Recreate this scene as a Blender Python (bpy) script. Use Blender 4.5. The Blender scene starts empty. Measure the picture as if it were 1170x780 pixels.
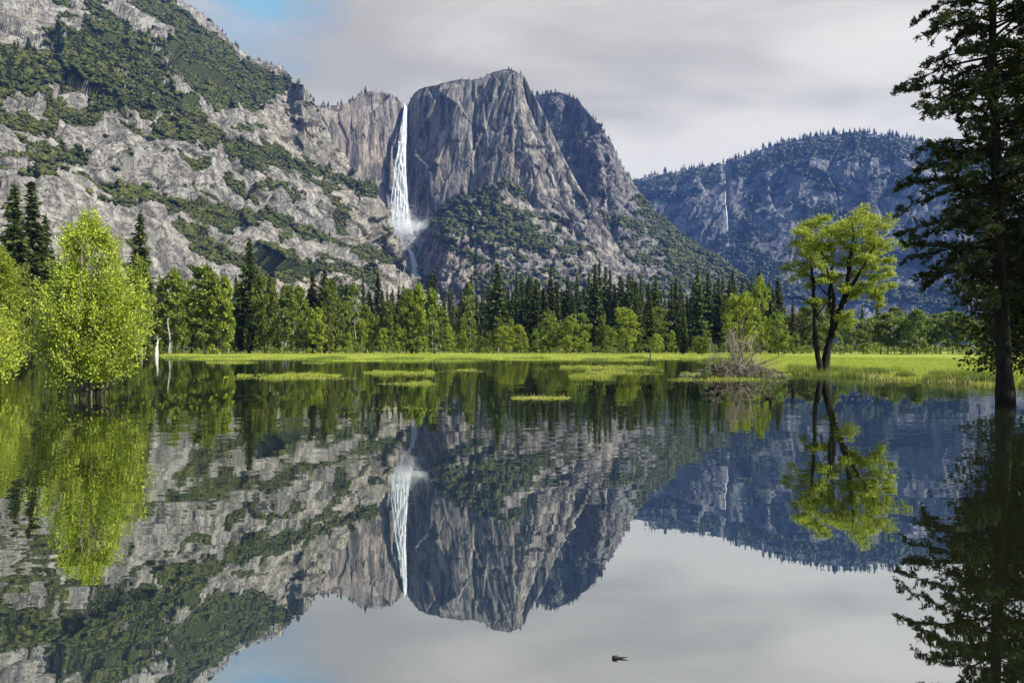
import bpy, math, random
import numpy as np
from mathutils import Vector

# ------------------------------------------------------------------ camera, sky, sun, exposure
S = bpy.context.scene
COL = S.collection
F, CX, CY, EYE = 800.0, 585.0, 399.0, 1.8     # focal length in picture units, horizon row, eye height (m)

cam_d = bpy.data.cameras.new("camera")
cam = bpy.data.objects.new("camera", cam_d)
COL.objects.link(cam)
cam.location = (0, 0, EYE)
cam.rotation_euler = (math.radians(90), 0, 0)
cam_d.sensor_width = 36.0
cam_d.lens = 36.0 * F / 1170.0
cam_d.shift_y = 9.0 / 1170.0
cam_d.clip_start = 0.1
cam_d.clip_end = 30000
S.camera = cam

SUN_EL = math.radians(40)
SUN_AZ = math.radians(-26)                    # measured from +X towards +Y
sun_dir = Vector((math.cos(SUN_EL) * math.cos(SUN_AZ), math.cos(SUN_EL) * math.sin(SUN_AZ), math.sin(SUN_EL)))
sd = bpy.data.lights.new("sun", 'SUN')
sd.energy = 5.0
sd.angle = math.radians(0.5)
sd.color = (1.0, 0.93, 0.80)
sun = bpy.data.objects.new("sun", sd)
COL.objects.link(sun)
sun.rotation_euler = (-sun_dir).to_track_quat('-Z', 'Y').to_euler()
sun.location = (0, 0, 50)

S.view_settings.view_transform = 'Standard'
S.view_settings.look = 'None'
S.view_settings.exposure = 0.86
S.view_settings.gamma = 1.0
S.view_settings.use_curve_mapping = False
S.cycles.use_denoising = True
try:
    S.cycles.denoiser = 'OPENIMAGEDENOISE'
    S.cycles.denoising_input_passes = 'RGB_ALBEDO_NORMAL'
except Exception:
    pass
S.cycles.max_bounces = 5
S.cycles.diffuse_bounces = 2
S.cycles.glossy_bounces = 2
S.cycles.transmission_bounces = 3
S.cycles.transparent_max_bounces = 12
S.cycles.volume_bounces = 0
S.cycles.caustics_reflective = False
S.cycles.caustics_refractive = False


class NT:
    """small helper to wire shader nodes"""
    def __init__(self, tree):
        self.t = tree
    def n(self, kind, ins=None, **props):
        nd = self.t.nodes.new(kind)
        for k, v in props.items():
            setattr(nd, k, v)
        for k, v in (ins or {}).items():
            sock = nd.inputs[k]
            if isinstance(v, bpy.types.NodeSocket):
                self.t.links.new(v, sock)
            else:
                sock.default_value = v
        return nd
    def math(self, op, a, b=0.0, c=0.0, clamp=False):
        nd = self.t.nodes.new('ShaderNodeMath')
        nd.operation = op
        nd.use_clamp = clamp
        for i, v in enumerate((a, b, c)):
            if isinstance(v, bpy.types.NodeSocket):
                self.t.links.new(v, nd.inputs[i])
            else:
                nd.inputs[i].default_value = v
        return nd.outputs[0]
    def vec(self, op, a, b=(0, 0, 0), out=0):
        nd = self.t.nodes.new('ShaderNodeVectorMath')
        nd.operation = op
        for i, v in enumerate((a, b)):
            if isinstance(v, bpy.types.NodeSocket):
                self.t.links.new(v, nd.inputs[i])
            else:
                nd.inputs[i].default_value = v
        return nd.outputs[out]
    def mix(self, f, a, b, blend='MIX'):
        nd = self.t.nodes.new('ShaderNodeMix')
        nd.data_type = 'RGBA'
        nd.blend_type = blend
        for i, v in ((0, f), (6, a), (7, b)):
            if isinstance(v, bpy.types.NodeSocket):
                self.t.links.new(v, nd.inputs[i])
            else:
                nd.inputs[i].default_value = (tuple(v) + (1,) if isinstance(v, (tuple, list)) and len(v) == 3 else v)
        return nd.outputs[2]
    def ramp(self, f, lo, hi, a=0.0, b=1.0):
        if lo > hi: lo, hi, a, b = hi, lo, b, a
        nd = self.n('ShaderNodeMapRange', {'Value': f, 'From Min': lo, 'From Max': hi, 'To Min': a, 'To Max': b})
        nd.interpolation_type = 'SMOOTHSTEP'
        return nd.outputs[0]
    def noise(self, vec, scale, detail=4.0, rough=0.55, dist=0.0, out=0):
        nd = self.n('ShaderNodeTexNoise', {'Vector': vec, 'Scale': scale, 'Detail': detail, 'Roughness': rough, 'Distortion': dist})
        return nd.outputs[out]
    def mapping(self, vec, scale=(1, 1, 1), rot=(0, 0, 0), loc=(0, 0, 0)):
        return self.n('ShaderNodeMapping', {'Vector': vec, 'Scale': scale, 'Rotation': rot, 'Location': loc}).outputs[0]


# the sky: clear blue overhead, a grey sheet of cloud over the valley with one blue gap
W = bpy.data.worlds.new("World")
S.world = W
W.use_nodes = True
W.node_tree.nodes.clear()
w = NT(W.node_tree)
dirv = w.n('ShaderNodeTexCoord').outputs['Generated']
sky = w.n('ShaderNodeTexSky', sky_type='NISHITA', sun_disc=False, sun_elevation=SUN_EL,
          sun_rotation=math.radians(90) - SUN_AZ, air_density=1.0, dust_density=0.6, ozone_density=1.5)
sep = w.n('ShaderNodeSeparateXYZ', {'Vector': dirv})
zc = w.math('MAXIMUM', sep.outputs[2], 0.02)
flat = w.n('ShaderNodeCombineXYZ', {
    'X': w.math('DIVIDE', sep.outputs[0], w.math('ADD', zc, 0.12)),
    'Y': w.math('DIVIDE', sep.outputs[1], w.math('ADD', zc, 0.12)), 'Z': 0.0}).outputs[0]
wisp = w.noise(w.mapping(flat, (1.0, 1.7, 1)), 1.1, 6, 0.55, 0.6)
soft = w.noise(w.mapping(flat, (0.8, 1.5, 1), loc=(3.3, 1.1, 0)), 0.9, 3, 0.5, 0.3)
gap_c = Vector((-0.325, 0.86, 0.44)).normalized()
gd = w.vec('DISTANCE', dirv, tuple(gap_c), out=1)
gap = w.ramp(w.math('ADD', gd, w.math('MULTIPLY', w.math('SUBTRACT', wisp, 0.5), 0.22)), 0.01, 0.125)
# the cloud sheet covers the north; the sky behind the camera is clear
north = w.ramp(w.math('ADD', sep.outputs[1], w.math('MULTIPLY', soft, 0.5)), -0.15, 0.65)
cover = w.math('MULTIPLY', gap, north)
low = w.ramp(sep.outputs[2], 0.42, 0.12, 0.0, 0.10)        # the sheet thins and brightens towards the horizon
tone = w.ramp(w.math('ADD', low, w.math('ADD', w.math('MULTIPLY', soft, 0.60), w.math('MULTIPLY', wisp, 0.40))), 0.37, 0.65, 0.0, 1.0)
cl = w.mix(tone, (0.30, 0.288, 0.252), (0.525, 0.505, 0.44))
skyc = w.vec('MULTIPLY', sky.outputs[0], (0.075, 0.090, 0.085))
gap_lift = w.math('MULTIPLY', w.math('SUBTRACT', 1.0, gap), 1.0)     # teal added to brighten the blue gap
skyc = w.mix(gap_lift, skyc, w.vec('ADD', skyc, (0.045, 0.155, 0.175)))
final = w.mix(cover, skyc, cl)
bg = w.n('ShaderNodeBackground', {'Color': final, 'Strength': 1.0})
w.n('ShaderNodeOutputWorld', {'Surface': bg.outputs[0]})
W.cycles.sampling_method = 'MANUAL'
W.cycles.sample_map_resolution = 512

# ------------------------------------------------------------------ numpy helpers
rng = np.random.default_rng(7)
random.seed(7)

def at(px, py, D):
    """a point of the photograph at a distance D along the valley"""
    return np.array([(px - CX) / F * D, D, EYE + (CY - py) / F * D])

def h01(i, j, k, seed):
    h = (i.astype(np.int64) * 374761393 + j.astype(np.int64) * 668265263 + k.astype(np.int64) * 2147483647 + seed * 974711) & 0xffffffff
    h = ((h ^ (h >> 13)) * 1274126177) & 0xffffffff
    h = ((h ^ (h >> 16)) * 2246822519) & 0xffffffff
    h = h ^ (h >> 15)
    return (h & 0xffffff) / float(0xffffff)

def vnoise(p, seed=0):
    i = np.floor(p).astype(np.int64)
    f = p - i
    f = f * f * f * (f * (f * 6 - 15) + 10)
    r = np.zeros(len(p))
    for a in (0, 1):
        wx = f[:, 0] if a else 1 - f[:, 0]
        for b in (0, 1):
            wy = f[:, 1] if b else 1 - f[:, 1]
            for c in (0, 1):
                wz = f[:, 2] if c else 1 - f[:, 2]
                r += wx * wy * wz * h01(i[:, 0] + a, i[:, 1] + b, i[:, 2] + c, seed)
    return r * 2 - 1

def fbm(p, octaves=4, seed=0, gain=0.5):
    a, r, q = 1.0, np.zeros(len(p)), p.copy()
    for o in range(octaves):
        r += a * vnoise(q, seed + o * 17)
        q = q * 2.03 + 11.7
        a *= gain
    return r

def facets(p, seed=0, tilt=0.8):
    """broken rock: every Voronoi cell is a tilted plane of its own; returns offset and distance to the crack"""
    ip = np.floor(p).astype(np.int64)
    best = np.full(len(p), 9e9)
    sec = np.full(len(p), 9e9)
    off = np.zeros(len(p))
    for a in (-1, 0, 1):
        for b in (-1, 0, 1):
            for c in (-1, 0, 1):
                i, j, k = ip[:, 0] + a, ip[:, 1] + b, ip[:, 2] + c
                cx = i + h01(i, j, k, seed); cy = j + h01(i, j, k, seed + 1); cz = k + h01(i, j, k, seed + 2)
                dx, dy, dz = p[:, 0] - cx, p[:, 1] - cy, p[:, 2] - cz
                d = dx * dx + dy * dy + dz * dz
                o = (h01(i, j, k, seed + 3) * 2 - 1) + tilt * (dx * (h01(i, j, k, seed + 4) * 2 - 1) + dy * (h01(i, j, k, seed + 6) * 2 - 1) + dz * (h01(i, j, k, seed + 5) * 2 - 1))
                m = d < best
                sec = np.where(m, best, np.minimum(sec, d))
                off = np.where(m, o, off)
                best = np.where(m, d, best)
    return off, np.sqrt(sec) - np.sqrt(best)

def mesh_np(name, V, faces, mat=None, smooth=False, attrs=None):
    """faces: list of int arrays (n,k)"""
    me = bpy.data.meshes.new(name)
    V = np.asarray(V, dtype=np.float32)
    faces = [np.asarray(f, dtype=np.int32) for f in faces if len(f)]
    loops = np.concatenate([f.ravel() for f in faces])
    tot = np.concatenate([np.full(len(f), f.shape[1], dtype=np.int32) for f in faces])
    start = np.concatenate([[0], np.cumsum(tot)[:-1]]).astype(np.int32)
    me.vertices.add(len(V)); me.vertices.foreach_set("co", V.ravel())
    me.loops.add(len(loops)); me.loops.foreach_set("vertex_index", loops)
    me.polygons.add(len(tot)); me.polygons.foreach_set("loop_start", start)
    if smooth:
        me.polygons.foreach_set("use_smooth", np.ones(len(tot), dtype=bool))
    for k, v in (attrs or {}).items():
        at_ = me.attributes.new(k, 'FLOAT', 'POINT')
        at_.data.foreach_set("value", np.asarray(v, dtype=np.float32))
    me.update(calc_edges=True)
    if mat:
        me.materials.append(mat)
    return me

def obj(name, me, parent=None, loc=(0, 0, 0)):
    o = bpy.data.objects.new(name, me)
    COL.objects.link(o)
    o.location = loc
    if parent is not None:
        o.parent = parent
    return o

def tag(o, label=None, cat=None, group=None, kind=None):
    if label: o['label'] = label
    if cat: o['category'] = cat
    if group: o['group'] = group
    if kind: o['kind'] = kind
    return o

class Geo:
    """collects tubes and leaf cards, then becomes ONE mesh"""
    def __init__(self):
        self.V, self.Q, self.T, self.n = [], [], [], 0
    def add(self, V, Q=None, T=None):
        V = np.asarray(V, dtype=np.float64)
        self.V.append(V)
        if Q is not None and len(Q): self.Q.append(np.asarray(Q) + self.n)
        if T is not None and len(T): self.T.append(np.asarray(T) + self.n)
        self.n += len(V)
    def tube(self, pts, rad, sides=6, twist=0.0):
        P = np.asarray(pts, float); R = np.asarray(rad, float)
        if np.ndim(R) == 0: R = np.full(len(P), float(R))
        T = np.gradient(P, axis=0)
        T /= np.linalg.norm(T, axis=1)[:, None] + 1e-9
        ref = np.array([0.31, 0.77, 0.12]) if abs(T[0][2]) > 0.7 else np.array([0.05, 0.1, 1.0])
        A = np.cross(T, ref); A /= np.linalg.norm(A, axis=1)[:, None] + 1e-9
        B = np.cross(T, A)
        ang = np.arange(sides) / sides * 2 * math.pi
        V = (P[:, None, :] + R[:, None, None] * (A[:, None, :] * np.cos(ang)[None, :, None] + B[:, None, :] * np.sin(ang)[None, :, None])).reshape(-1, 3)
        n = len(P)
        i = np.arange(n - 1)[:, None] * sides
        j = np.arange(sides)[None, :]; j2 = (j + 1) % sides
        Q = np.stack([i + j, i + j2, i + sides + j2, i + sides + j], -1).reshape(-1, 4)
        top = len(V)
        V = np.vstack([V, P[-1:], P[:1]])
        Tt = np.stack([np.full(sides, top), (n - 1) * sides + np.arange(sides), (n - 1) * sides + (np.arange(sides) + 1) % sides], -1)
        Tb = np.stack([np.full(sides, top + 1), (np.arange(sides) + 1) % sides, np.arange(sides)], -1)
        self.add(V, Q, np.vstack([Tt, Tb]))
    def leaves(self, C, U, Vv, fold=0.25):
        """diamond leaves, slightly folded along the middle: base, side, tip, side"""
        C = np.asarray(C); N = np.cross(U, Vv)
        N /= np.linalg.norm(N, axis=1)[:, None] + 1e-9
        lift = N * (np.linalg.norm(Vv, axis=1)[:, None] * fold)
        P = np.stack([C - U, C + Vv + lift, C + U, C - Vv + lift], 1).reshape(-1, 3)
        k = np.arange(len(C))[:, None] * 4
        T = np.concatenate([k + np.array([[0, 1, 2]]), k + np.array([[0, 2, 3]])], 0)
        self.add(P, None, T)
    def blades(self, C, U, Vv):
        """thin triangles: needles, grass"""
        C = np.asarray(C)
        P = np.stack([C - Vv, C + Vv, C + U], 1).reshape(-1, 3)
        self.add(P, None, np.arange(len(P)).reshape(-1, 3))
    def mesh(self, name, mat, smooth=False):
        f = []
        if self.Q: f.append(np.vstack(self.Q))
        if self.T: f.append(np.vstack(self.T))
        return mesh_np(name, np.vstack(self.V), f, mat, smooth)

def unit(a):
    return a / (np.linalg.norm(a, axis=-1, keepdims=True) + 1e-9)

def rdir(n, up=0.0):
    d = rng.normal(size=(n, 3)); d[:, 2] += up
    return unit(d)

# ------------------------------------------------------------------ materials
def new_mat(name):
    m = bpy.data.materials.new(name)
    m.use_nodes = True
    m.node_tree.nodes.clear()
    return m, NT(m.node_tree)

def rock_mat(name, light, dark, tan, veg_col, streak=0.5, fine=1.0, hscale=1.0, crk=0.6, tanf=0.9, fis=0.0, fstr=0.75):
    m, t = new_mat(name)
    pos = t.n('ShaderNodeNewGeometry').outputs['Position']
    big = t.noise(pos, 0.011 * hscale, 5, 0.6)
    mid = t.noise(pos, 0.05 * hscale, 6, 0.65, 0.4)
    sml = t.noise(pos, 0.22 * hscale, 5, 0.7)
    st = t.noise(t.mapping(pos, (0.07 * hscale, 0.07 * hscale, 0.006 * hscale)), 1.0, 6, 0.62, 0.25)
    st2 = t.noise(t.mapping(pos, (0.25 * hscale, 0.25 * hscale, 0.02 * hscale), loc=(7, 3, 1)), 1.0, 4, 0.6)
    c = t.mix(t.ramp(t.math('ADD', t.math('MULTIPLY', mid, 0.6), t.math('MULTIPLY', sml, 0.4)), 0.30, 0.52), dark, light)
    tn = t.n('ShaderNodeAttribute', attribute_name='tan').outputs['Fac']
    c = t.mix(t.math('MULTIPLY', t.ramp(t.math('ADD', t.math('MULTIPLY', tn, 0.6), t.math('MULTIPLY', big, 0.7)), 0.42, 0.95), tanf), c, tan)
    pan = t.noise(t.mapping(pos, (0.017 * hscale, 0.017 * hscale, 0.005 * hscale), loc=(2, 5, 9)), 1.0, 4, 0.6, 0.5)
    c = t.mix(t.math('MULTIPLY', t.ramp(pan, 0.62, 0.42), streak * 0.75), c, t.mix(0.5, c, tuple(0.7 * x for x in dark)))
    c = t.mix(t.math('MULTIPLY', t.ramp(st, 0.60, 0.42), streak), c, tuple(0.40 * x for x in dark))
    c = t.mix(t.math('MULTIPLY', t.ramp(st2, 0.52, 0.68), streak * 0.5), c, tuple(min(1, 1.25 * x) for x in light))
    # long irregular fissures
    rp = t.mapping(t.mapping(pos, (1, 1, 1), rot=(0, math.radians(fis), 0)), (0.012 * hscale, 0.03 * hscale, 0.06 * hscale))
    fz = t.math('ABSOLUTE', t.math('SUBTRACT', t.noise(rp, 1.0, 6, 0.62, 0.5), 0.5))
    fz2 = t.math('ABSOLUTE', t.math('SUBTRACT', t.noise(t.mapping(pos, (0.075 * hscale, 0.075 * hscale, 0.03 * hscale), loc=(4, 8, 2)), 1.0, 5, 0.6, 0.4), 0.5))
    fiss = t.math('MAXIMUM', t.ramp(fz, 0.0, 0.022, 1, 0), t.math('MULTIPLY', t.ramp(fz2, 0.0, 0.02, 1, 0), 0.8))
    c = t.mix(t.math('MULTIPLY', fiss, fstr), c, tuple(0.22 * x for x in dark))
    vor = t.n('ShaderNodeTexVoronoi', {'Vector': t.mapping(t.vec('ADD', pos, t.vec('MULTIPLY', t.noise(pos, 0.05, 2, out=1), (14, 14, 14))), (0.05 * hscale, 0.05 * hscale, 0.022 * hscale)), 'Scale': 1.0}, feature='DISTANCE_TO_EDGE')
    crack = t.ramp(vor.outputs['Distance'], 0.0, 0.05, 1, 0)
    c = t.mix(t.math('MULTIPLY', crack, crk), c, tuple(0.35 * x for x in dark))
    veg = t.n('ShaderNodeAttribute', attribute_name='veg').outputs['Fac']
    vm = t.ramp(t.math('ADD', veg, t.math('MULTIPLY', t.math('SUBTRACT', sml, 0.5), 0.9)), 0.40, 0.62)
    vc = t.mix(sml, tuple(0.6 * x for x in veg_col), tuple(1.5 * x for x in veg_col))
    c = t.mix(vm, c, vc)
    hgt = t.math('ADD', t.math('MULTIPLY', mid, 4.0), t.math('ADD', t.math('MULTIPLY', sml, 1.3), t.math('ADD', t.math('MULTIPLY', st, 8.0 * streak), t.math('MULTIPLY', t.math('ADD', crack, fiss), -1.4))))
    bmp = t.n('ShaderNodeBump', {'Height': hgt, 'Strength': 0.85 * fine, 'Distance': 1.0})
    b = t.n('ShaderNodeBsdfPrincipled', {'Base Color': c, 'Roughness': 0.9, 'Specular IOR Level': 0.2, 'Normal': bmp.outputs[0]})
    t.n('ShaderNodeOutputMaterial', {'Surface': b.outputs[0]})
    return m

def leaf_mat(name, c0, c1, trans=0.35, scale=1.5, vary=0.25, c2=None):
    """leaves: two tones in clumps, some light comes through"""
    m, t = new_mat(name)
    geo = t.n('ShaderNodeNewGeometry')
    pos = geo.outputs['Position']
    isl = geo.outputs['Random Per Island']
    oi = t.n('ShaderNodeObjectInfo').outputs['Random']
    f = t.math('ADD', t.math('MULTIPLY', t.noise(pos, scale, 3), 0.7), t.math('MULTIPLY', isl, 0.5))
    c = t.mix(t.ramp(f, 0.35, 0.85), c0, c1)
    hs = t.n('ShaderNodeHueSaturation', {'Hue': t.math('ADD', 0.5, t.math('MULTIPLY', t.math('SUBTRACT', oi, 0.5), 0.022 * vary / 0.25)),
                                         'Saturation': 1.0,
                                         'Value': t.math('ADD', 1.0 - vary, t.math('MULTIPLY', oi, 2 * vary)), 'Color': c})
    c = hs.outputs[0]
    d = t.n('ShaderNodeBsdfPrincipled', {'Base Color': c, 'Roughness': 0.55, 'Specular IOR Level': 0.25})
    tr = t.n('ShaderNodeBsdfTranslucent', {'Color': t.mix(0.5, c, c2 or c1)})
    mx = t.n('ShaderNodeMixShader', {0: trans})
    t.t.links.new(d.outputs[0], mx.inputs[1]); t.t.links.new(tr.outputs[0], mx.inputs[2])
    t.n('ShaderNodeOutputMaterial', {'Surface': mx.outputs[0]})
    return m

def bark_mat(name, c0, c1, scale=6.0, bump=0.03):
    m, t = new_mat(name)
    pos = t.n('ShaderNodeTexCoord').outputs['Object']
    n1 = t.noise(t.mapping(pos, (1, 1, 0.25)), scale, 6, 0.65, 0.3)
    n2 = t.noise(pos, scale * 0.3, 3)
    c = t.mix(t.ramp(n1, 0.35, 0.65), c0, c1)
    c = t.mix(t.math('MULTIPLY', t.ramp(n2, 0.5, 0.7), 0.5), c, tuple(0.6 * x for x in c0))
    bmp = t.n('ShaderNodeBump', {'Height': n1, 'Strength': 0.8, 'Distance': bump})
    b = t.n('ShaderNodeBsdfPrincipled', {'Base Color': c, 'Roughness': 0.9, 'Specular IOR Level': 0.15, 'Normal': bmp.outputs[0]})
    t.n('ShaderNodeOutputMaterial', {'Surface': b.outputs[0]})
    return m
# ------------------------------------------------------------------ mountains
def pl(px, table):
    a = np.array(table, float)
    return np.interp(px, a[:, 0], a[:, 1])

def smooth1(a, k, axis):
    if k < 1: return a
    ker = np.hanning(2 * k + 3)[1:-1]; ker /= ker.sum()
    pad = [(0, 0), (0, 0)]; pad[axis] = (k, k)
    b = np.pad(a, pad, mode='edge')
    return np.apply_along_axis(lambda x: np.convolve(x, ker, 'valid'), axis, b)

def capsules(px, py, caps):
    """how far inside hand-placed patches a point lies (x0,y0,x1,y1,half width)"""
    r = np.full(px.shape, -3.0)
    for x0, y0, x1, y1, wd in caps:
        dx, dy = x1 - x0, y1 - y0
        L = max(dx * dx + dy * dy, 1e-6)
        t = np.clip(((px - x0) * dx + (py - y0) * dy) / L, 0, 1)
        d = np.hypot(px - x0 - t * dx, py - y0 - t * dy)
        r = np.maximum(r, 1 - d / wd)
    return r

def build_sheet(name, pxs, rows, counts, disp, mat, veg_fn, tan_fn, seed, csm=6, dsm=3, back=((160, -110), (700, -520))):
    """rows: foot to crest, each (height table, distance table). Lofted, displaced, closed off behind the crest."""
    nu = len(pxs)
    PY, DD = [], []
    for r, (ty, td) in enumerate(rows):
        PY.append(pl(pxs, ty)); DD.append(pl(pxs, td))
    PY, DD = np.array(PY), np.array(DD)
    DD = smooth1(DD, csm, 1)
    PY[:-1] = smooth1(PY[:-1], csm, 1)
    Z = EYE + (CY - PY) / F * DD
    zs, ds = [], []
    for s, c in enumerate(counts):
        for q in np.arange(c) / c:
            zs.append(Z[s] * (1 - q) + Z[s + 1] * q); ds.append(DD[s] * (1 - q) + DD[s + 1] * q)
    zs.append(Z[-1]); ds.append(DD[-1])
    zs, ds = np.array(zs), np.array(ds)
    ds = smooth1(ds, dsm, 0)
    xs = (pxs[None, :] - CX) / F * ds
    P = np.stack([xs, ds, zs], -1)
    nv = len(P)
    du = np.gradient(P, axis=1); dv = np.gradient(P, axis=0)
    N = unit(np.cross(du, dv))
    N = np.stack([smooth1(N[..., i], 8, 0) for i in range(3)], -1)
    N = np.stack([smooth1(N[..., i], 8, 1) for i in range(3)], -1)
    N = unit(N)
    flat = P.reshape(-1, 3)
    px0 = np.repeat(pxs[None, :], nv, 0).ravel()
    py0 = (CY - (flat[:, 2] - EYE) / flat[:, 1] * F)
    d = disp(flat, px0, py0)
    # near the crest keep the outline where it is
    vv = np.repeat(np.arange(nv)[:, None], nu, 1).ravel()
    fade = np.clip((nv - 1 - vv) / 25.0, 0.18, 1.0)
    flat = flat + N.reshape(-1, 3) * (d * fade)[:, None]
    P = flat.reshape(nv, nu, 3)
    # back of the mountain
    extra = []
    for dy, dz in back:
        e = P[-1].copy(); e[:, 1] += dy; e[:, 0] += dy * 0.15; e[:, 2] += dz
        e[:, 2] = np.maximum(e[:, 2], -3) + fbm(e * 0.01, 3, seed) * 12
        extra.append(e[None])
    Pf = np.concatenate([P] + extra, 0)
    nvf = len(Pf)
    veg = np.clip(veg_fn(P.reshape(-1, 3), px0, py0), 0, 1)
    tan = np.clip(tan_fn(P.reshape(-1, 3), px0, py0), 0, 1)
    ex = nu * len(back)
    va = np.concatenate([veg, np.full(ex, 0.4)]); ta = np.concatenate([tan, np.zeros(ex)])
    i = np.arange(nvf - 1)[:, None] * nu; j = np.arange(nu - 1)[None, :]
    Q = np.stack([i + j, i + j + 1, i + nu + j + 1, i + nu + j], -1).reshape(-1, 4)
    me = mesh_np(name, Pf.reshape(-1, 3), [Q], mat, True, {'veg': va, 'tan': ta})
    o = obj(name, me)
    tag(o, kind='structure')
    du = np.gradient(P, axis=1); dv = np.gradient(P, axis=0)
    cr = np.cross(du, dv); area = np.linalg.norm(cr, axis=-1)
    return dict(P=P.reshape(-1, 3), N=(cr / (area[..., None] + 1e-9)).reshape(-1, 3), area=area.ravel(), veg=veg, px=px0, py=py0, crest=P[-1], pxs=pxs)

def warp(p, s, a, seed):
    return p + a * np.stack([vnoise(p * s, seed), vnoise(p * s, seed + 5), vnoise(p * s, seed + 9)], -1)

def grid(a, b, n, lo=None, hi=None, m=0):
    if lo is None: return np.linspace(a, b, n)
    return np.concatenate([np.linspace(a, lo, m, endpoint=False), np.linspace(lo, hi, n - 2 * m, endpoint=False), np.linspace(hi, b, m)])

# -- the near mountain on the left: ledges that run down to the right
A_foot = [(-400, 400), (-250, 430), (0, 520), (200, 760), (300, 930), (400, 1120), (480, 1330), (560, 1500)]
def plus(tab, k):
    return [(x, d + k) for x, d in tab]
def add_t(tab, tab2):
    xs = sorted(set([x for x, _ in tab] + [x for x, _ in tab2]))
    return [(x, float(pl(x, tab) + pl(x, tab2))) for x in xs]
A_top = [(-400, -170), (-250, -150), (0, -110), (120, -62), (190, -12), (205, -2), (212, 5), (225, 13), (235, 20), (248, 33), (255, 40), (263, 47), (270, 54), (284, 64), (300, 71), (315, 75), (325, 81), (331, 86), (334, 95), (340, 96), (347, 97), (353, 105), (360, 119), (370, 139), (382, 164), (396, 191), (410, 206), (421, 214), (427, 224), (436, 247), (450, 276), (462, 302), (475, 328), (490, 348), (520, 375), (560, 400)]
A_topD = [(-400, 1500), (0, 1750), (100, 1760), (205, 1820), (260, 1860), (300, 1860), (328, 1820), (345, 1650), (400, 1640), (425, 1580), (440, 1560), (480, 1480), (520, 1500), (560, 1560)]
A_rows = [
    ([(-400, 402), (560, 402)], A_foot),
    ([(-400, 335), (0, 318), (200, 325), (300, 330), (400, 333), (475, 345), (560, 402)], plus(A_foot, 110)),
    ([(-400, 240), (0, 206), (100, 226), (160, 236), (200, 250), (300, 272), (380, 290), (450, 308), (475, 338), (560, 402)], plus(A_foot, 190)),
    ([(-400, 225), (0, 192), (100, 204), (160, 212), (200, 224), (300, 248), (380, 274), (450, 299), (475, 335), (560, 402)], plus(A_foot, 270)),
    ([(-400, 150), (0, 120), (60, 131), (100, 134), (150, 140), (200, 166), (260, 188), (320, 208), (380, 226), (425, 236), (450, 288), (475, 333), (560, 402)], add_t(A_foot, [(-400, 340), (400, 340), (450, 240), (560, 100)])),
    ([(-400, 60), (0, 28), (60, 40), (150, 60), (200, 84), (250, 114), (290, 139), (330, 174), (370, 197), (420, 216), (436, 250), (450, 280), (475, 331), (560, 402)], add_t(A_foot, [(-400, 580), (250, 570), (330, 540), (400, 480), (430, 330), (475, 170), (560, 100)])),
    (A_top, A_topD),
]
A_veg = [(0, 95, 60, 85, 34), (60, 85, 150, 80, 30), (90, 45, 170, 85, 18), (60, 125, 105, 130, 12), (150, 95, 235, 165, 13), (110, 105, 160, 125, 16),
         (165, 0, 290, 105, 24), (180, 30, 255, 105, 20), (205, 85, 255, 118, 16), (200, 15, 300, 95, 20), (250, 80, 318, 98, 14),
         (235, 160, 330, 188, 8), (330, 188, 420, 220, 10), (260, 170, 300, 190, 7), (0, 190, 45, 188, 9), (0, 145, 60, 145, 10), (45, 175, 95, 178, 7), (100, 202, 160, 225, 6),
         (155, 222, 220, 240, 9), (190, 232, 270, 252, 11), (250, 245, 345, 268, 10), (345, 268, 440, 300, 6), (200, 265, 270, 290, 12), (215, 285, 330, 310, 10),
         (180, 150, 215, 165, 6), (205, 185, 230, 192, 5), (372, 215, 392, 262, 5), (300, 215, 330, 230, 5), (100, 10, 130, 30, 8), (135, 35, 165, 70, 10), (40, 5, 70, 12, 10), (420, 288, 452, 300, 5), (300, 300, 420, 318, 7), (255, 205, 290, 235, 4)]
A_bare = [(12, 30, 20, 45, 16), (45, 15, 80, 30, 16), (105, 5, 140, 20, 10), (155, 32, 190, 48, 9), (172, 82, 205, 108, 7), (205, 108, 228, 120, 6), (60, 112, 95, 112, 7), (10, 125, 35, 128, 12), (135, 118, 145, 118, 5), (210, 6, 256, 46, 10), (256, 46, 290, 74, 8), (290, 72, 333, 92, 6)]

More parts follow.
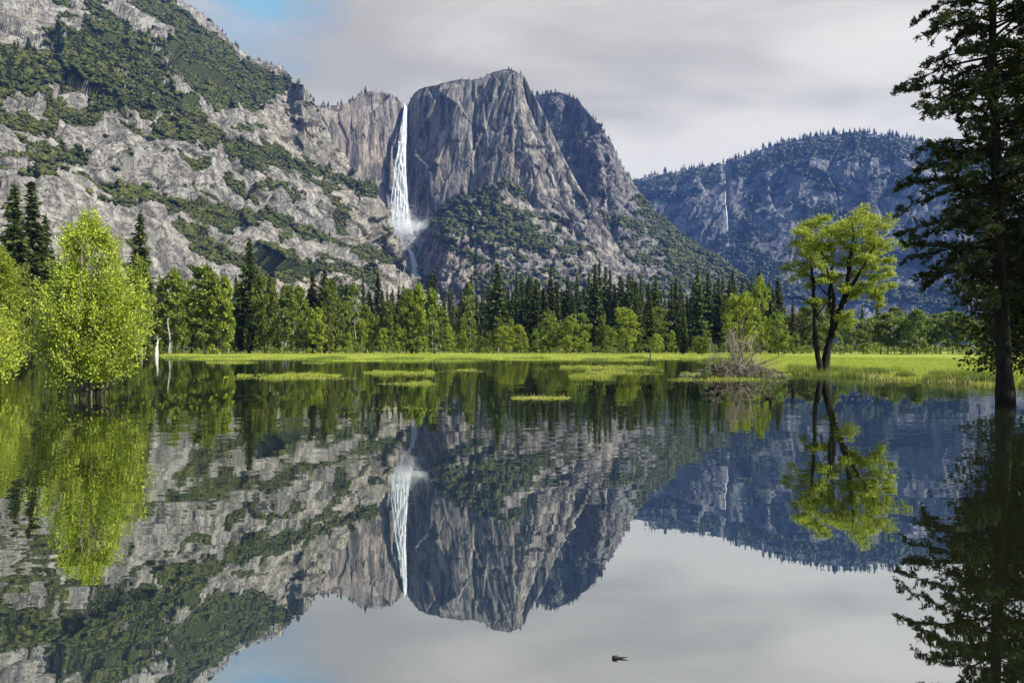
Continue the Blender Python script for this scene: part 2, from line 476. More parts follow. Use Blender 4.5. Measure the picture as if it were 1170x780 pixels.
def A_step(p):
    """ledges stepping up the slope: 0..1 within each step, the last fifth is the tread"""
    up = p[:, 0] * 0.47 + p[:, 2] * 0.88
    ph = (up + 34 * fbm(p / np.array([190, 260, 150]), 3, 401) + 5 * fbm(p / 30, 2, 405)) / (50 + 0 * up)
    return ph - np.floor(ph), np.floor(ph)
def A_disp(p, px, py):
    q = warp(p, 1 / 90.0, 16, 3)
    al = q[:, 0] * 0.88 - q[:, 2] * 0.47
    up = q[:, 0] * 0.47 + q[:, 2] * 0.88
    o1, e1 = facets(np.stack([al / 110, q[:, 1] / 110, up / 80], -1), 11, 1.0)
    o2, e2 = facets(np.stack([al / 40, q[:, 1] / 60, up / 46], -1), 23, 0.9)
    o3, e3 = facets(np.stack([al / 13, q[:, 1] / 16, up / 14], -1), 37, 0.9)
    s, fl = A_step(p)
    k = 0.45 + 0.55 * h01(fl, np.floor(al / 120 + 0.4 * fl), 0 * fl, 409)
    step = 21 * k * np.where(s < 0.78, s / 0.78, (1 - s) / 0.22)
    d = o1 * 13 + o2 * 7.0 + o3 * 1.4 + fbm(p / 60, 3, 5) * 1.4 + step
    d -= 4.5 * np.clip(1 - e2 / 0.06, 0, 1) * (o2 > -0.2) + 0.8 * np.clip(1 - e3 / 0.08, 0, 1)
    tower = np.clip(capsules(px, py, [(320, 130, 380, 185, 60)]) * 2, 0, 1)
    v, ev = facets(np.stack([q[:, 0] / 26, q[:, 1] / 26, q[:, 2] / 110], -1), 51, 0.8)
    return d * (1 - 0.55 * tower) + tower * v * 6
def A_vegf(p, px, py):
    n = fbm(p / np.array([26, 30, 18]), 4, 77) * 0.55
    n2 = fbm(p / np.array([70, 80, 40]), 3, 78)
    s, fl = A_step(p)
    tread = np.clip(1 - np.abs(s - 0.90) / 0.16, 0, 1) + np.clip(1 - np.abs(s + 0.10) / 0.16, 0, 1)
    v = capsules(px, py, A_veg) * 0.95 + n * 0.7 + 0.30 * tread
    n = n + 0.34 * tread
    b = capsules(px, py, A_bare)
    v = np.where(b > 0, v - 1.3 * np.clip(b * 3, 0, 1), v)
    return np.clip(v * 1.3 + 0.35, 0, 1) * (v > -0.35) + np.clip((n + 0.3 * n2 - 0.30) * 2.0, 0, 0.85)
def A_tanf(p, px, py):
    return np.clip(capsules(px, py, [(310, 120, 370, 190, 50), (400, 240, 450, 310, 40), (320, 320, 450, 330, 30), (132, 118, 145, 118, 10), (215, 112, 225, 118, 8)]) * 1.5, 0, 1)

# -- the great cliff with the fall
C_top = [(290, 150), (350, 127), (362, 121), (372, 121), (385, 121), (395, 119), (404, 114), (410, 108), (418, 105), (427, 103), (437, 103), (445, 107), (452, 111), (458, 117), (463, 121), (466, 121), (470, 113), (474, 107), (480, 102), (488, 99), (500, 97), (512, 94), (525, 91), (540, 91), (552, 89), (558, 85), (566, 82), (574, 80), (584, 80), (592, 83), (599, 86), (603, 93), (607, 102), (613, 113), (620, 127), (628, 144), (640, 170), (652, 196), (664, 217), (678, 240), (692, 264), (715, 300), (740, 336), (770, 402)]
C_topD = [(290, 2000), (365, 2160), (420, 2210), (455, 2250), (465, 2290), (476, 2230), (500, 2190), (560, 2150), (605, 2110), (640, 2070), (690, 1960), (740, 1830), (770, 1780)]
C_base = [(290, 330), (360, 325), (400, 300), (430, 265), (463, 262), (482, 252), (500, 245), (512, 236), (530, 225), (550, 215), (565, 207), (580, 208), (600, 224), (620, 240), (640, 256), (660, 272), (690, 300), (720, 335), (770, 402)]
def dmin(tab, tab2):
    return [(x, float(pl(x, tab) + pl(x, tab2))) for x in range(290, 771, 10)]
C_rows = [
    ([(290, 402), (770, 402)], [(290, 1500), (440, 1560), (475, 1700), (500, 1560), (640, 1500), (770, 1560)]),
    ([(290, 360), (440, 335), (475, 335), (500, 330), (560, 325), (640, 335), (700, 352), (770, 402)], [(290, 1700), (440, 1720), (476, 1890), (505, 1720), (600, 1640), (700, 1650), (770, 1720)]),
    ([(290, 345), (400, 330), (440, 300), (463, 287), (482, 284), (500, 262), (520, 268), (560, 276), (600, 286), (640, 294), (690, 317), (720, 342), (770, 402)], [(290, 1800), (440, 1950), (463, 2080), (490, 2040), (510, 1830), (560, 1790), (640, 1750), (720, 1750), (770, 1740)]),
    (C_base, dmin(C_topD, [(290, -70), (430, -90), (463, -70), (490, -80), (560, -110), (640, -150), (700, -110), (770, -40)])),
    ([(x, float(pl(x, C_base) * 0.42 + pl(x, C_top) * 0.58)) for x in range(290, 771, 6)], dmin(C_topD, [(290, -25), (440, -28), (463, 15), (490, -28), (560, -45), (640, -60), (770, -15)])),
    (C_top, C_topD),
]
C_veg = [(508, 245, 560, 262, 22), (555, 225, 585, 260, 16), (560, 265, 620, 282, 14), (600, 262, 625, 280, 12), (525, 232, 570, 215, 8), (575, 205, 600, 225, 6), (640, 285, 680, 285, 8), (500, 270, 535, 290, 5), (450, 330, 470, 320, 4), (560, 320, 600, 325, 8), (480, 310, 500, 335, 6), (600, 240, 640, 260, 5), (632, 315, 650, 325, 5)]
def C_disp(p, px, py):
    q = warp(p, 1 / 160.0, 26, 13)
    cl = np.clip((pl(px, C_base) - py) / 10 + 0.5, 0, 1)          # on the upright face
    v1, e1 = facets(np.stack([q[:, 0] / 85, q[:, 1] / 120, q[:, 2] / 420], -1), 61, 0.9)
    v2, e2 = facets(np.stack([q[:, 0] / 30, q[:, 1] / 40, q[:, 2] / 170], -1), 62, 1.0)
    v3, e3 = facets(np.stack([q[:, 0] / 11, q[:, 1] / 16, q[:, 2] / 60], -1), 63, 1.0)
    v4, e4 = facets(np.stack([(q[:, 0] + .3 * q[:, 2]) / 40, q[:, 1] / 40, (q[:, 2] - .3 * q[:, 0]) / 45], -1), 64, 1.0)
    v5, e5 = facets(np.stack([q[:, 0] / 14, q[:, 1] / 14, q[:, 2] / 14], -1), 65, 1.0)
    right = np.clip((px - 560) / 60, 0, 1)
    face = v1 * 17 + v2 * 3.4 + v3 * 1.0 - 2.5 * np.clip(1 - e2 / 0.07, 0, 1) + right * v4 * 5
    low = v4 * 9 + v5 * 3.2 + v2 * 4 - 2.5 * np.clip(1 - e4 / 0.08, 0, 1)
    d = cl * face + (1 - cl) * low + fbm(p / 45, 3, 15) * (2.2 - 1.2 * cl)
    # the deep stacked cracks of the summit and a long overhanging arch
    d -= 16 * np.exp(-((px - 540 - (py - 120) * 0.02) / 2.2) ** 2) * np.clip((215 - py) / 60, 0, 1)
    d -= 14 * np.exp(-((px - 606 - (py - 110) * 0.34) / 3.0) ** 2) * cl
    d += 10 * np.exp(-((px - 590 - (py - 110) * 0.22) / 9.0) ** 2) * cl
    calm = np.exp(-((px - 463) / 9.0) ** 2)
    return d * (1 - 0.6 * calm)
def C_vegf(p, px, py):
    n = fbm(p / np.array([40, 60, 26]), 4, 87) * 0.6
    v = capsules(px, py, C_veg) * 0.8 + n
    low = np.clip((py - pl(px, C_base) - 4) / 30, 0, 1)
    sp = fbm(p / np.array([17, 25, 13]), 3, 89)
    return np.clip(v * 1.2 + 0.25, 0, 1) * (v > -0.3) * (py > pl(px, C_base) - 4) + low * np.clip((sp - 0.18) * 2.2, 0, 0.8) * (px > 500)
def C_tanf(p, px, py):
    return np.clip(capsules(px, py, [(548, 110, 552, 180, 9), (505, 120, 512, 215, 12), (380, 130, 430, 200, 45), (575, 180, 620, 215, 18), (540, 300, 560, 330, 40)]) * 1.4, 0, 1)

# -- the shaded buttress to the right of it
D_top = [(580, 150), (600, 118), (607, 112), (613, 108), (620, 107), (630, 106), (640, 106), (648, 109), (655, 112), (662, 117), (668, 124), (674, 131), (680, 138), (686, 141), (690, 150), (694, 157), (700, 166), (703, 173), (708, 184), (712, 192), (716, 199), (722, 206), (733, 223), (750, 243), (770, 260), (790, 274), (810, 287), (830, 301), (850, 319), (870, 340), (890, 365), (920, 402)]
D_topD = [(580, 2790), (620, 2690), (650, 2560), (690, 2370), (720, 2310), (733, 2290), (800, 2160), (870, 1980), (920, 1900)]
def dadd(tab, tab2, a, b):
    return [(x, float(pl(x, tab) + pl(x, tab2))) for x in range(a, b + 1, 10)]
D_rows = [
    ([(580, 402), (920, 402)], [(580, 1650), (700, 1600), (800, 1650), (920, 1800)]),
    ([(580, 340), (660, 335), (720, 335), (780, 340), (840, 358), (920, 402)], [(580, 1850), (700, 1790), (800, 1790), (870, 1840), (920, 1890)]),
    ([(580, 300), (640, 290), (700, 276), (735, 285), (780, 302), (830, 330), (870, 355), (920, 402)], dadd(D_topD, [(580, -480), (640, -480), (690, -380), (720, -330), (800, -210), (870, -80), (920, -10)], 580, 920)),
    ([(580, 240), (640, 215), (680, 225), (712, 240), (735, 255), (780, 285), (830, 314), (870, 348), (920, 402)], dadd(D_topD, [(580, -180), (640, -190), (690, -190), (720, -160), (800, -100), (870, -30), (920, -5)], 580, 920)),
    (D_top, D_topD),
]
D_veg = [(740, 240, 860, 335, 16), (760, 285, 840, 340, 14), (700, 290, 740, 300, 7), (640, 300, 700, 290, 8), (700, 330, 780, 335, 10), (690, 245, 730, 260, 7), (655, 230, 680, 280, 4), (780, 320, 850, 350, 12)]
def D_disp(p, px, py):
    q = warp(p, 1 / 140.0, 26, 23)
    v1, e1 = facets(np.stack([q[:, 0] / 70, q[:, 1] / 80, q[:, 2] / 260], -1), 71, 0.9)
    v2, e2 = facets(np.stack([q[:, 0] / 26, q[:, 1] / 30, q[:, 2] / 90], -1), 72, 1.0)
    v3, e3 = facets(np.stack([q[:, 0] / 11, q[:, 1] / 12, q[:, 2] / 22], -1), 73, 1.0)
    st = np.clip((735 - px) / 60, 0.25, 1)
    d = (v1 * 20 + v2 * 8 - 4 * np.clip(1 - e2 / 0.08, 0, 1)) * st + v3 * 3 + fbm(p / 60, 4, 25) * 4
    d -= 22 * np.exp(-((px - 652 - (py - 150) * 0.16) / 4.0) ** 2) * st
    d -= 22 * np.exp(-((px - 690 - (py - 170) * 0.12) / 3.5) ** 2) * st
    return d
def D_vegf(p, px, py):
    n = fbm(p / np.array([42, 60, 30]), 4, 97) * 0.6
    v = capsules(px, py, D_veg) * 0.8 + n
    sp = fbm(p / np.array([20, 28, 16]), 3, 99)
    low = np.clip((py - 190) / 100, 0.12, 1)
    return np.clip(v * 1.2 + 0.28, 0, 1) * (v > -0.3) + low * np.clip((sp - 0.12) * 1.8, 0, 0.8)
def D_tanf(p, px, py):
    return np.clip(capsules(px, py, [(720, 310, 760, 330, 25)]), 0, 1)

# -- the far wall on the right, in its own shade
E_top = [(660, 226), (700, 213), (735, 203), (760, 198), (780, 195), (800, 191), (830, 187), (850, 179), (870, 171), (895, 163), (920, 157), (945, 154), (970, 153), (1000, 154), (1030, 157), (1060, 162), (1110, 172), (1200, 190), (1400, 230)]
E_topD = [(660, 4700), (735, 4350), (830, 3950), (900, 3650), (1000, 3330), (1100, 3030), (1400, 2500)]
E_rows = [
    ([(660, 402), (1400, 402)], [(660, 3300), (860, 2900), (1000, 2500), (1100, 2300), (1400, 1900)]),
    ([(660, 340), (800, 330), (870, 335), (1000, 345), (1400, 345)], dadd(E_topD, [(660, -1000), (860, -800), (1000, -620), (1400, -480)], 660, 1400)),
    ([(660, 300), (735, 290), (800, 270), (835, 272), (870, 300), (900, 296), (960, 300), (1050, 310), (1400, 320)], dadd(E_topD, [(660, -700), (800, -560), (870, -640), (950, -470), (1400, -380)], 660, 1400)),
    ([(660, 235), (735, 214), (780, 206), (830, 199), (870, 196), (920, 190), (970, 186), (1060, 200), (1400, 260)], dadd(E_topD, [(660, -250), (1400, -170)], 660, 1400)),
    (E_top, E_topD),
]
E_veg = [(700, 215, 830, 196, 8), (830, 195, 970, 165, 13), (970, 165, 1080, 178, 14), (1080, 180, 1200, 200, 14), (760, 300, 880, 310, 22), (840, 280, 870, 330, 20), (860, 225, 850, 300, 9), (905, 190, 960, 215, 8), (940, 240, 1000, 255, 9), (900, 330, 1100, 335, 18), (985, 290, 1060, 300, 9), (1010, 200, 1040, 205, 6), (735, 225, 800, 225, 6)]
def E_disp(p, px, py):
    q = warp(p, 1 / 260.0, 50, 33)
    v1, e1 = facets(np.stack([(q[:, 0] - q[:, 1] * .5) / 120, q[:, 1] / 200, q[:, 2] / 330], -1), 81, 0.9)
    v2, e2 = facets(np.stack([(q[:, 0] - q[:, 1] * .5) / 44, q[:, 1] / 70, q[:, 2] / 100], -1), 82, 1.0)
    v3, e3 = facets(np.stack([q[:, 0] / 18, q[:, 1] / 26, q[:, 2] / 36], -1), 83, 1.0)
    d = v1 * 26 + v2 * 7 + v3 * 2.5 + fbm(p / 130, 4, 35) * 8
    d -= 26 * np.exp(-((px - 829 - (py - 195) * 0.05) / 3.0) ** 2) * np.clip((275 - py) / 20, 0, 1)
    return d
def E_vegf(p, px, py):
    n = fbm(p / np.array([80, 120, 50]), 4, 107) * 0.6
    v = capsules(px, py, E_veg) * 1.0 + n * 0.75 - 0.1
    sp = fbm(p / np.array([50, 70, 36]), 3, 109) - 0.12
    keep = np.clip(np.abs(px - 829) / 4.0 - 1.0, 0, 1) * (py < 268) + (py >= 268)
    return keep * (np.clip(v * 1.2 + 0.3, 0, 1) * (v > -0.35) + np.clip((sp - 0.15) * 1.6, 0, 0.75))
def E_tanf(p, px, py):
    return np.zeros(len(px))

RK_A = rock_mat("granite_left", (0.30, 0.285, 0.262), (0.09, 0.088, 0.09), (0.36, 0.315, 0.25), (0.036, 0.044, 0.012), 0.6, 0.65, 0.85, 0.15, 0.6, 28.0, 0.85)
RK_C = rock_mat("granite_cliff", (0.315, 0.285, 0.262), (0.10, 0.093, 0.09), (0.36, 0.285, 0.22), (0.035, 0.043, 0.014), 0.9, 0.45, 0.8, 0.2, 0.55, 80.0, 0.5)
RK_D = rock_mat("granite_buttress_shade", (0.235, 0.225, 0.22), (0.075, 0.073, 0.08), (0.32, 0.28, 0.23), (0.04, 0.055, 0.02), 0.75, 0.8, 0.9, 0.3, 0.6, 80.0, 0.6)  # darker granite: the buttress's deeper shade is put into its colour
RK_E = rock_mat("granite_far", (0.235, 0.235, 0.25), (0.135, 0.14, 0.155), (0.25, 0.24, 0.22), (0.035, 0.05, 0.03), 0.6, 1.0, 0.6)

Q = 1.0
SA = build_sheet("mountain", grid(-400, 560, 860, 0, 480, 50), A_rows, [24, 70, 40, 110, 110, 200], A_disp, RK_A, A_vegf, A_tanf, 1)
SC = build_sheet("cliff", np.linspace(290, 770, 620), C_rows, [20, 70, 70, 120, 130], C_disp, RK_C, C_vegf, C_tanf, 2, 4, 3)
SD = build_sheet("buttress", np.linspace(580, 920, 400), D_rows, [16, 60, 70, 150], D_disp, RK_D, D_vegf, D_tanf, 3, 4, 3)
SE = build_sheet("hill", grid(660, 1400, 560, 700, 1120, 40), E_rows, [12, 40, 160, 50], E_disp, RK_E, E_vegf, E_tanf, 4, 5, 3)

# ------------------------------------------------------------------ mountain shrubs (nobody could count them)
SHRUB = leaf_mat("mountain_brush", (0.024, 0.032, 0.005), (0.076, 0.088, 0.014), 0.15, 0.02, 0.0)
SHRUB_FAR = leaf_mat("far_brush", (0.02, 0.034, 0.016), (0.05, 0.068, 0.03), 0.1, 0.01, 0.0)

def ico():
    import bmesh
    bm = bmesh.new(); bmesh.ops.create_icosphere(bm, subdivisions=2, radius=1.0)
    V = np.array([v.co[:] for v in bm.verts]); T = np.array([[v.index for v in f.verts] for f in bm.faces]); bm.free()
    return V, T
ICO_V, ICO_T = ico()

def brush(name, sheet, n, size, mat, thr=0.45, lean=None, px_rng=(-60, 1230)):
    pick = (sheet['veg'] > thr) & (sheet['px'] > px_rng[0]) & (sheet['px'] < px_rng[1]) & (sheet['N'][:, 2] > -0.2)
    idx = np.nonzero(pick)[0]
    wgt = sheet['area'][idx] * (sheet['veg'][idx] - thr + 0.1) / (sheet['P'][idx][:, 1] ** 1.0)
    k = rng.choice(idx, size=n, p=wgt / wgt.sum())
    base = sheet['P'][k]
    s = size * rng.lognormal(0, 0.35, n)
    g = Geo()
    V = ICO_V[None] * (1 + rng.normal(0, 0.33, (n, len(ICO_V), 1))) * np.stack([s * rng.uniform(.8, 1.3, n), s * rng.uniform(.8, 1.3, n), s * rng.uniform(0.6, 1.1, n)], -1)[:, None, :]
    V = V + base[:, None, :] + np.array([0, 0, 1]) * (s * 0.3)[:, None, None]
    T = ICO_T[None] + (np.arange(n) * len(ICO_V))[:, None, None]
    g.add(V.reshape(-1, 3), None, T.reshape(-1, 3))
    o = obj(name, g.mesh(name, mat))
    return tag(o, kind='stuff')
brush("mountain_brush", SA, 36000, 2.1, SHRUB)
brush("ledge_brush", SA, 9000, 1.9, SHRUB, 0.3, None, (120, 470))
brush("cliff_brush", SC, 8000, 3.2, SHRUB)
brush("buttress_brush", SD, 9000, 3.2, SHRUB)
brush("hill_brush", SE, 16000, 4.6, SHRUB_FAR)
# ------------------------------------------------------------------ ground: flooded meadow, one sheet to the horizon
SHORE = [(-2600, 470), (-1200, 448), (-500, 415), (-200, 407.5), (0, 405.5), (120, 404.6), (178, 405.5), (190, 409.2), (240, 410.6), (310, 410.4), (370, 411.5), (430, 411.4), (500, 412.2), (560, 411.2), (640, 411.6), (700, 411.3), (760, 410.8), (800, 411.6), (840, 413), (862, 417), (880, 421.5), (905, 426), (935, 428.6), (960, 430), (1000, 432.4), (1020, 433), (1060, 435), (1100, 437.5), (1150, 441), (1200, 446), (1300, 460), (1700, 560), (2600, 900)]
def shore_D(px):
    return F * EYE / (pl(px, SHORE) - CY)

def meadow_z(x, y):
    """height of the ground; 0 is the water level"""
    x = np.asarray(x, float); y = np.asarray(y, float)
    px = CX + F * x / np.maximum(y, 0.5)
    sd_ = shore_D(np.clip(px, -2600, 2600))
    n = fbm(np.stack([x / 9, y / 16, 0 * x], -1), 3, 201)
    n2 = fbm(np.stack([x / 2.2, y / 3.2, 0 * x], -1), 2, 205)
    t = (y - sd_) / np.maximum(sd_, 30) * 14 + n * 1.0 + n2 * 0.25
    z = np.where(t < 0, np.maximum(t * 0.30, -0.9), np.minimum(t * 0.09, 0.26 + 0.10 * n + np.minimum((y - sd_) / 900, 0.35)))
    front = y < 2.6
    z = np.where(front, np.clip((2.6 - y) * 0.3, -0.2, 0.5), z)
    z = np.where((y >= 2.6) & (y < 4.0), np.minimum(z, -(y - 2.6) * 0.5), z)
    return z

pxa = np.concatenate([np.linspace(-2600, -300, 60, endpoint=False), np.linspace(-300, 1350, 700, endpoint=False), np.linspace(1350, 2600, 60)])
da = np.concatenate([np.geomspace(0.6, 30, 40, endpoint=False), np.geomspace(30, 300, 320, endpoint=False), np.geomspace(300, 16000, 50)])
GX = (pxa[None, :] - CX) / F * da[:, None]
GY = np.repeat(da[:, None], len(pxa), 1)
GZ = meadow_z(GX.ravel(), GY.ravel()).reshape(GX.shape)
V = np.stack([GX, GY, GZ], -1).reshape(-1, 3)
nu = len(pxa); i = np.arange(len(da) - 1)[:, None] * nu; j = np.arange(nu - 1)[None, :]
Qg = np.stack([i + j, i + j + 1, i + nu + j + 1, i + nu + j], -1).reshape(-1, 4)
# the bank the photograph was taken from, behind and to the sides
b0 = len(V)
rim = [[-4000, -4000, 0.4], [4000, -4000, 0.4], [16000, 2200, 0.4], [16000, 2200, .4]]
nL = np.arange(len(da)) * nu; nR = nL + nu - 1
V = np.vstack([V, [[-30000, -16000, 0.5], [30000, -16000, 0.5]]])
fan = [[nL[k], nL[k + 1], b0] for k in range(len(da) - 1)] + [[nR[k + 1], nR[k], b0 + 1] for k in range(len(da) - 1)] + [[k + 1, k, b0] for k in range(nu // 2)] + [[k + 1, k, b0 + 1] for k in range(nu // 2, nu - 1)] + [[b0, b0 + 1, nu // 2]]

gm, t = new_mat("meadow")
pos = t.n('ShaderNodeNewGeometry').outputs['Position']
n1 = t.noise(t.mapping(pos, (0.06, 0.03, 1)), 1.0, 5, 0.6)
n2 = t.noise(t.mapping(pos, (0.9, 0.35, 1)), 1.0, 5, 0.7)
c = t.mix(t.ramp(n1, 0.35, 0.65), (0.21, 0.275, 0.035), (0.34, 0.37, 0.07))
c = t.mix(t.math('MULTIPLY', t.ramp(n2, 0.40, 0.70), 0.7), c, (0.12, 0.18, 0.03))
n3 = t.noise(t.mapping(pos, (0.16, 0.05, 1), loc=(5, 2, 0)), 1.0, 4, 0.6)
c = t.mix(t.math('MULTIPLY', t.ramp(n3, 0.52, 0.66), 0.55), c, (0.30, 0.27, 0.09))
zz = t.n('ShaderNodeSeparateXYZ', {'Vector': pos})
far = t.ramp(zz.outputs[1], 330, 520)
c = t.mix(far, c, (0.03, 0.045, 0.014))
wet = t.ramp(zz.outputs[2], 0.02, -0.10)
c = t.mix(wet, c, (0.03, 0.032, 0.014))
bmp = t.n('ShaderNodeBump', {'Height': n2, 'Strength': 0.7, 'Distance': 0.12})
b = t.n('ShaderNodeBsdfPrincipled', {'Base Color': c, 'Roughness': 0.9, 'Specular IOR Level': 0.1, 'Normal': bmp.outputs[0]})
t.n('ShaderNodeOutputMaterial', {'Surface': b.outputs[0]})
tag(obj("ground", mesh_np("ground", V, [Qg, np.array(fan)], gm, True)), kind='structure')

# ------------------------------------------------------------------ still water with faint ripples
wm, t = new_mat("water")
geo = t.n('ShaderNodeNewGeometry')
pos = geo.outputs['Position']
def slope(scale, amp, detail, loc):
    n = t.noise(t.mapping(pos, scale, loc=loc), 1.0, detail, 0.55, 0.0, out=1)
    return t.vec('MULTIPLY', t.vec('SUBTRACT', n, (0.5, 0.5, 0.5)), (amp * 0.55, amp, 0.0))
patch = t.ramp(t.noise(t.mapping(pos, (0.10, 0.055, 1)), 1.0, 3), 0.36, 0.66, 0.3, 3.2)
sl = t.vec('ADD', slope((1.3, 2.6, 1), 0.013, 2, (0, 0, 0)), t.vec('ADD', slope((4.5, 9.0, 1), 0.009, 1, (3, 1, 0)), slope((0.22, 0.35, 1), 0.004, 1, (9, 4, 0))))
sl = t.vec('MULTIPLY', sl, t.n('ShaderNodeCombineXYZ', {'X': patch, 'Y': patch, 'Z': 0.0}).outputs[0])
nrm = t.vec('NORMALIZE', t.vec('ADD', sl, (0, 0, 1)))
lw = t.n('ShaderNodeFresnel', {'IOR': 1.33, 'Normal': nrm}).outputs[0]
gl = t.n('ShaderNodeBsdfGlossy', {'Color': (0.90, 0.93, 0.89, 1), 'Roughness': 0.012, 'Normal': nrm})
deep = t.n('ShaderNodeBsdfPrincipled', {'Base Color': (0.012, 0.016, 0.007, 1), 'Roughness': 0.6, 'Specular IOR Level': 0.0})
fac = t.n('ShaderNodeMapRange', {'Value': lw, 'From Min': 0.08, 'From Max': 0.75, 'To Min': 0.745, 'To Max': 0.76}).outputs[0]
mx = t.n('ShaderNodeMixShader', {0: fac})
t.t.links.new(deep.outputs[0], mx.inputs[1]); t.t.links.new(gl.outputs[0], mx.inputs[2])
t.n('ShaderNodeOutputMaterial', {'Surface': mx.outputs[0]})
wv = np.array([[-900, 0.5, 0], [900, 0.5, 0], [900, 420, 0], [-900, 420, 0]], float)
tag(obj("water", mesh_np("water", wv, [np.array([[0, 1, 2, 3]])], wm)), kind='structure')

# ------------------------------------------------------------------ the air of the valley
hz, t = new_mat("haze")
pv = t.n('ShaderNodeVolumePrincipled', {'Color': (0.17, 0.34, 1.0, 1), 'Density': 0.000056, 'Anisotropy': 0.1})
t.n('ShaderNodeOutputMaterial', {'Volume': pv.outputs[0]})
hb = np.array([[sx, sy, sz] for sz in (-4, 1420) for sx, sy in ((-2600, -60), (4800, -60), (4800, 6200), (-2600, 6200))], float)
hq = np.array([[3, 2, 1, 0], [4, 5, 6, 7], [0, 1, 5, 4], [1, 2, 6, 5], [2, 3, 7, 6], [3, 0, 4, 7]])
tag(obj("haze", mesh_np("haze", hb, [hq], hz)), kind='stuff')

# ------------------------------------------------------------------ the two falls
ww, t = new_mat("white_water")
pos = t.n('ShaderNodeNewGeometry').outputs['Position']
n1 = t.noise(t.mapping(pos, (0.5, 0.3, 0.03)), 1.0, 5, 0.6)
c = t.mix(t.ramp(n1, 0.3, 0.7), (0.72, 0.76, 0.82), (0.9, 0.92, 0.95))
nn = t.vec('NORMALIZE', t.vec('ADD', t.vec('MULTIPLY', t.n('ShaderNodeNewGeometry').outputs['Normal'], (0.35, 0.35, 0.35)), (0.55, -0.55, 0.45)))   # foam scatters light: no crisp surface
d = t.n('ShaderNodeBsdfDiffuse', {'Color': c, 'Normal': nn}); tr = t.n('ShaderNodeBsdfTranslucent', {'Color': (0.85, 0.88, 0.93, 1)})
mx = t.n('ShaderNodeMixShader', {0: 0.15}); t.t.links.new(d.outputs[0], mx.inputs[1]); t.t.links.new(tr.outputs[0], mx.inputs[2])
t.n('ShaderNodeOutputMaterial', {'Surface': mx.outputs[0]})

def fall(g, centre, n, wmin, wmax, depth, strand=(6, 22)):
    """water coming down as thousands of overlapping threads; centre: (px,py,D,half width in m)"""
    c = np.array(centre, float)
    tt = np.linspace(0, 1, len(c))
    for _ in range(n):
        t0 = rng.random() ** 0.8
        ln = rng.uniform(0.03, 0.14)
        ts = np.linspace(t0, min(t0 + ln, 1.0), 6)
        off = np.clip(rng.normal(0, 0.52), -1.3, 1.3)
        offd = rng.normal(0, 0.5)
        x = np.interp(ts, tt, c[:, 0]); y = np.interp(ts, tt, c[:, 1]); D = np.interp(ts, tt, c[:, 2]); hw = np.interp(ts, tt, c[:, 3])
        D = D + offd * np.minimum(hw, depth)
        wx = (x - CX) / F * D + off * hw
        P = np.stack([wx, D, EYE + (CY - y) / F * D], -1)
        r = rng.uniform(wmin, wmax) * np.sin(np.linspace(0.25, 1, 6) * math.pi) * (0.6 + 0.5 * hw / c[:, 3].max())
        g.tube(P, np.maximum(r, 0.05), 4)

wf = obj("waterfall", None)
wf.location = tuple(at(458, 268, 2170))
tag(wf, "tall white waterfall plunging down the grey cliff into a cloud of spray", "waterfall")
wf_off = -np.array(wf.location)
def on_sheet(sh, px, py):
    k = np.argmin((sh['px'] - px) ** 2 + (sh['pyn'] - py) ** 2); return sh['P'][k]
for sh in (SC, SE):
    sh['pyn'] = CY - (sh['P'][:, 2] - EYE) / sh['P'][:, 1] * F
g = Geo()
plume = [(464, 118, 2255, 2.5), (463.3, 124, 2238, 3.7), (460.8, 150, 2195, 7.5), (458.3, 175, 2172, 10.5), (457, 200, 2155, 14), (456.5, 230, 2143, 19), (456, 250, 2135, 25), (456, 268, 2120, 31)]
fall(g, plume, 11000, 0.35, 1.15, 12)
pa = np.array(plume); tt_ = rng.random(16000) ** 0.75; ti = np.linspace(0, 1, len(pa))
hw_ = np.interp(tt_, ti, pa[:, 3])
cx_ = np.interp(tt_, ti, pa[:, 0]); cy_ = np.interp(tt_, ti, pa[:, 1]); cd_ = np.interp(tt_, ti, pa[:, 2])
cc = np.stack([(cx_ - CX) / F * cd_ + rng.normal(0, 0.62, 16000) * hw_, cd_ + rng.normal(0, .4, 16000) * np.minimum(hw_, 12), EYE + (CY - cy_) / F * cd_], -1)
s_ = rng.uniform(0.3, 0.8, 16000); d_ = unit(rdir(16000) * np.array([.5, .5, 1.6]))
g.leaves(cc, d_ * (s_ * 1.8)[:, None], unit(np.cross(d_, rdir(16000))) * (s_ * 0.6)[:, None], 0.1)
obj("plume", g.mesh("plume", ww, True), wf, wf_off)
g = Geo()
casc = []
for px_, py_, hw__ in ((468, 284, 5), (471, 292, 5), (473, 300, 5.5), (474.5, 308, 7), (476, 316, 9), (479, 325, 10), (482, 336, 11), (484, 346, 11)):
    q_ = on_sheet(SC, px_, py_); casc.append((px_, py_, q_[1] - 22, hw__))
fall(g, casc, 1100, 0.5, 1.6, 4)
obj("cascade", g.mesh("cascade", ww, True), wf, wf_off)
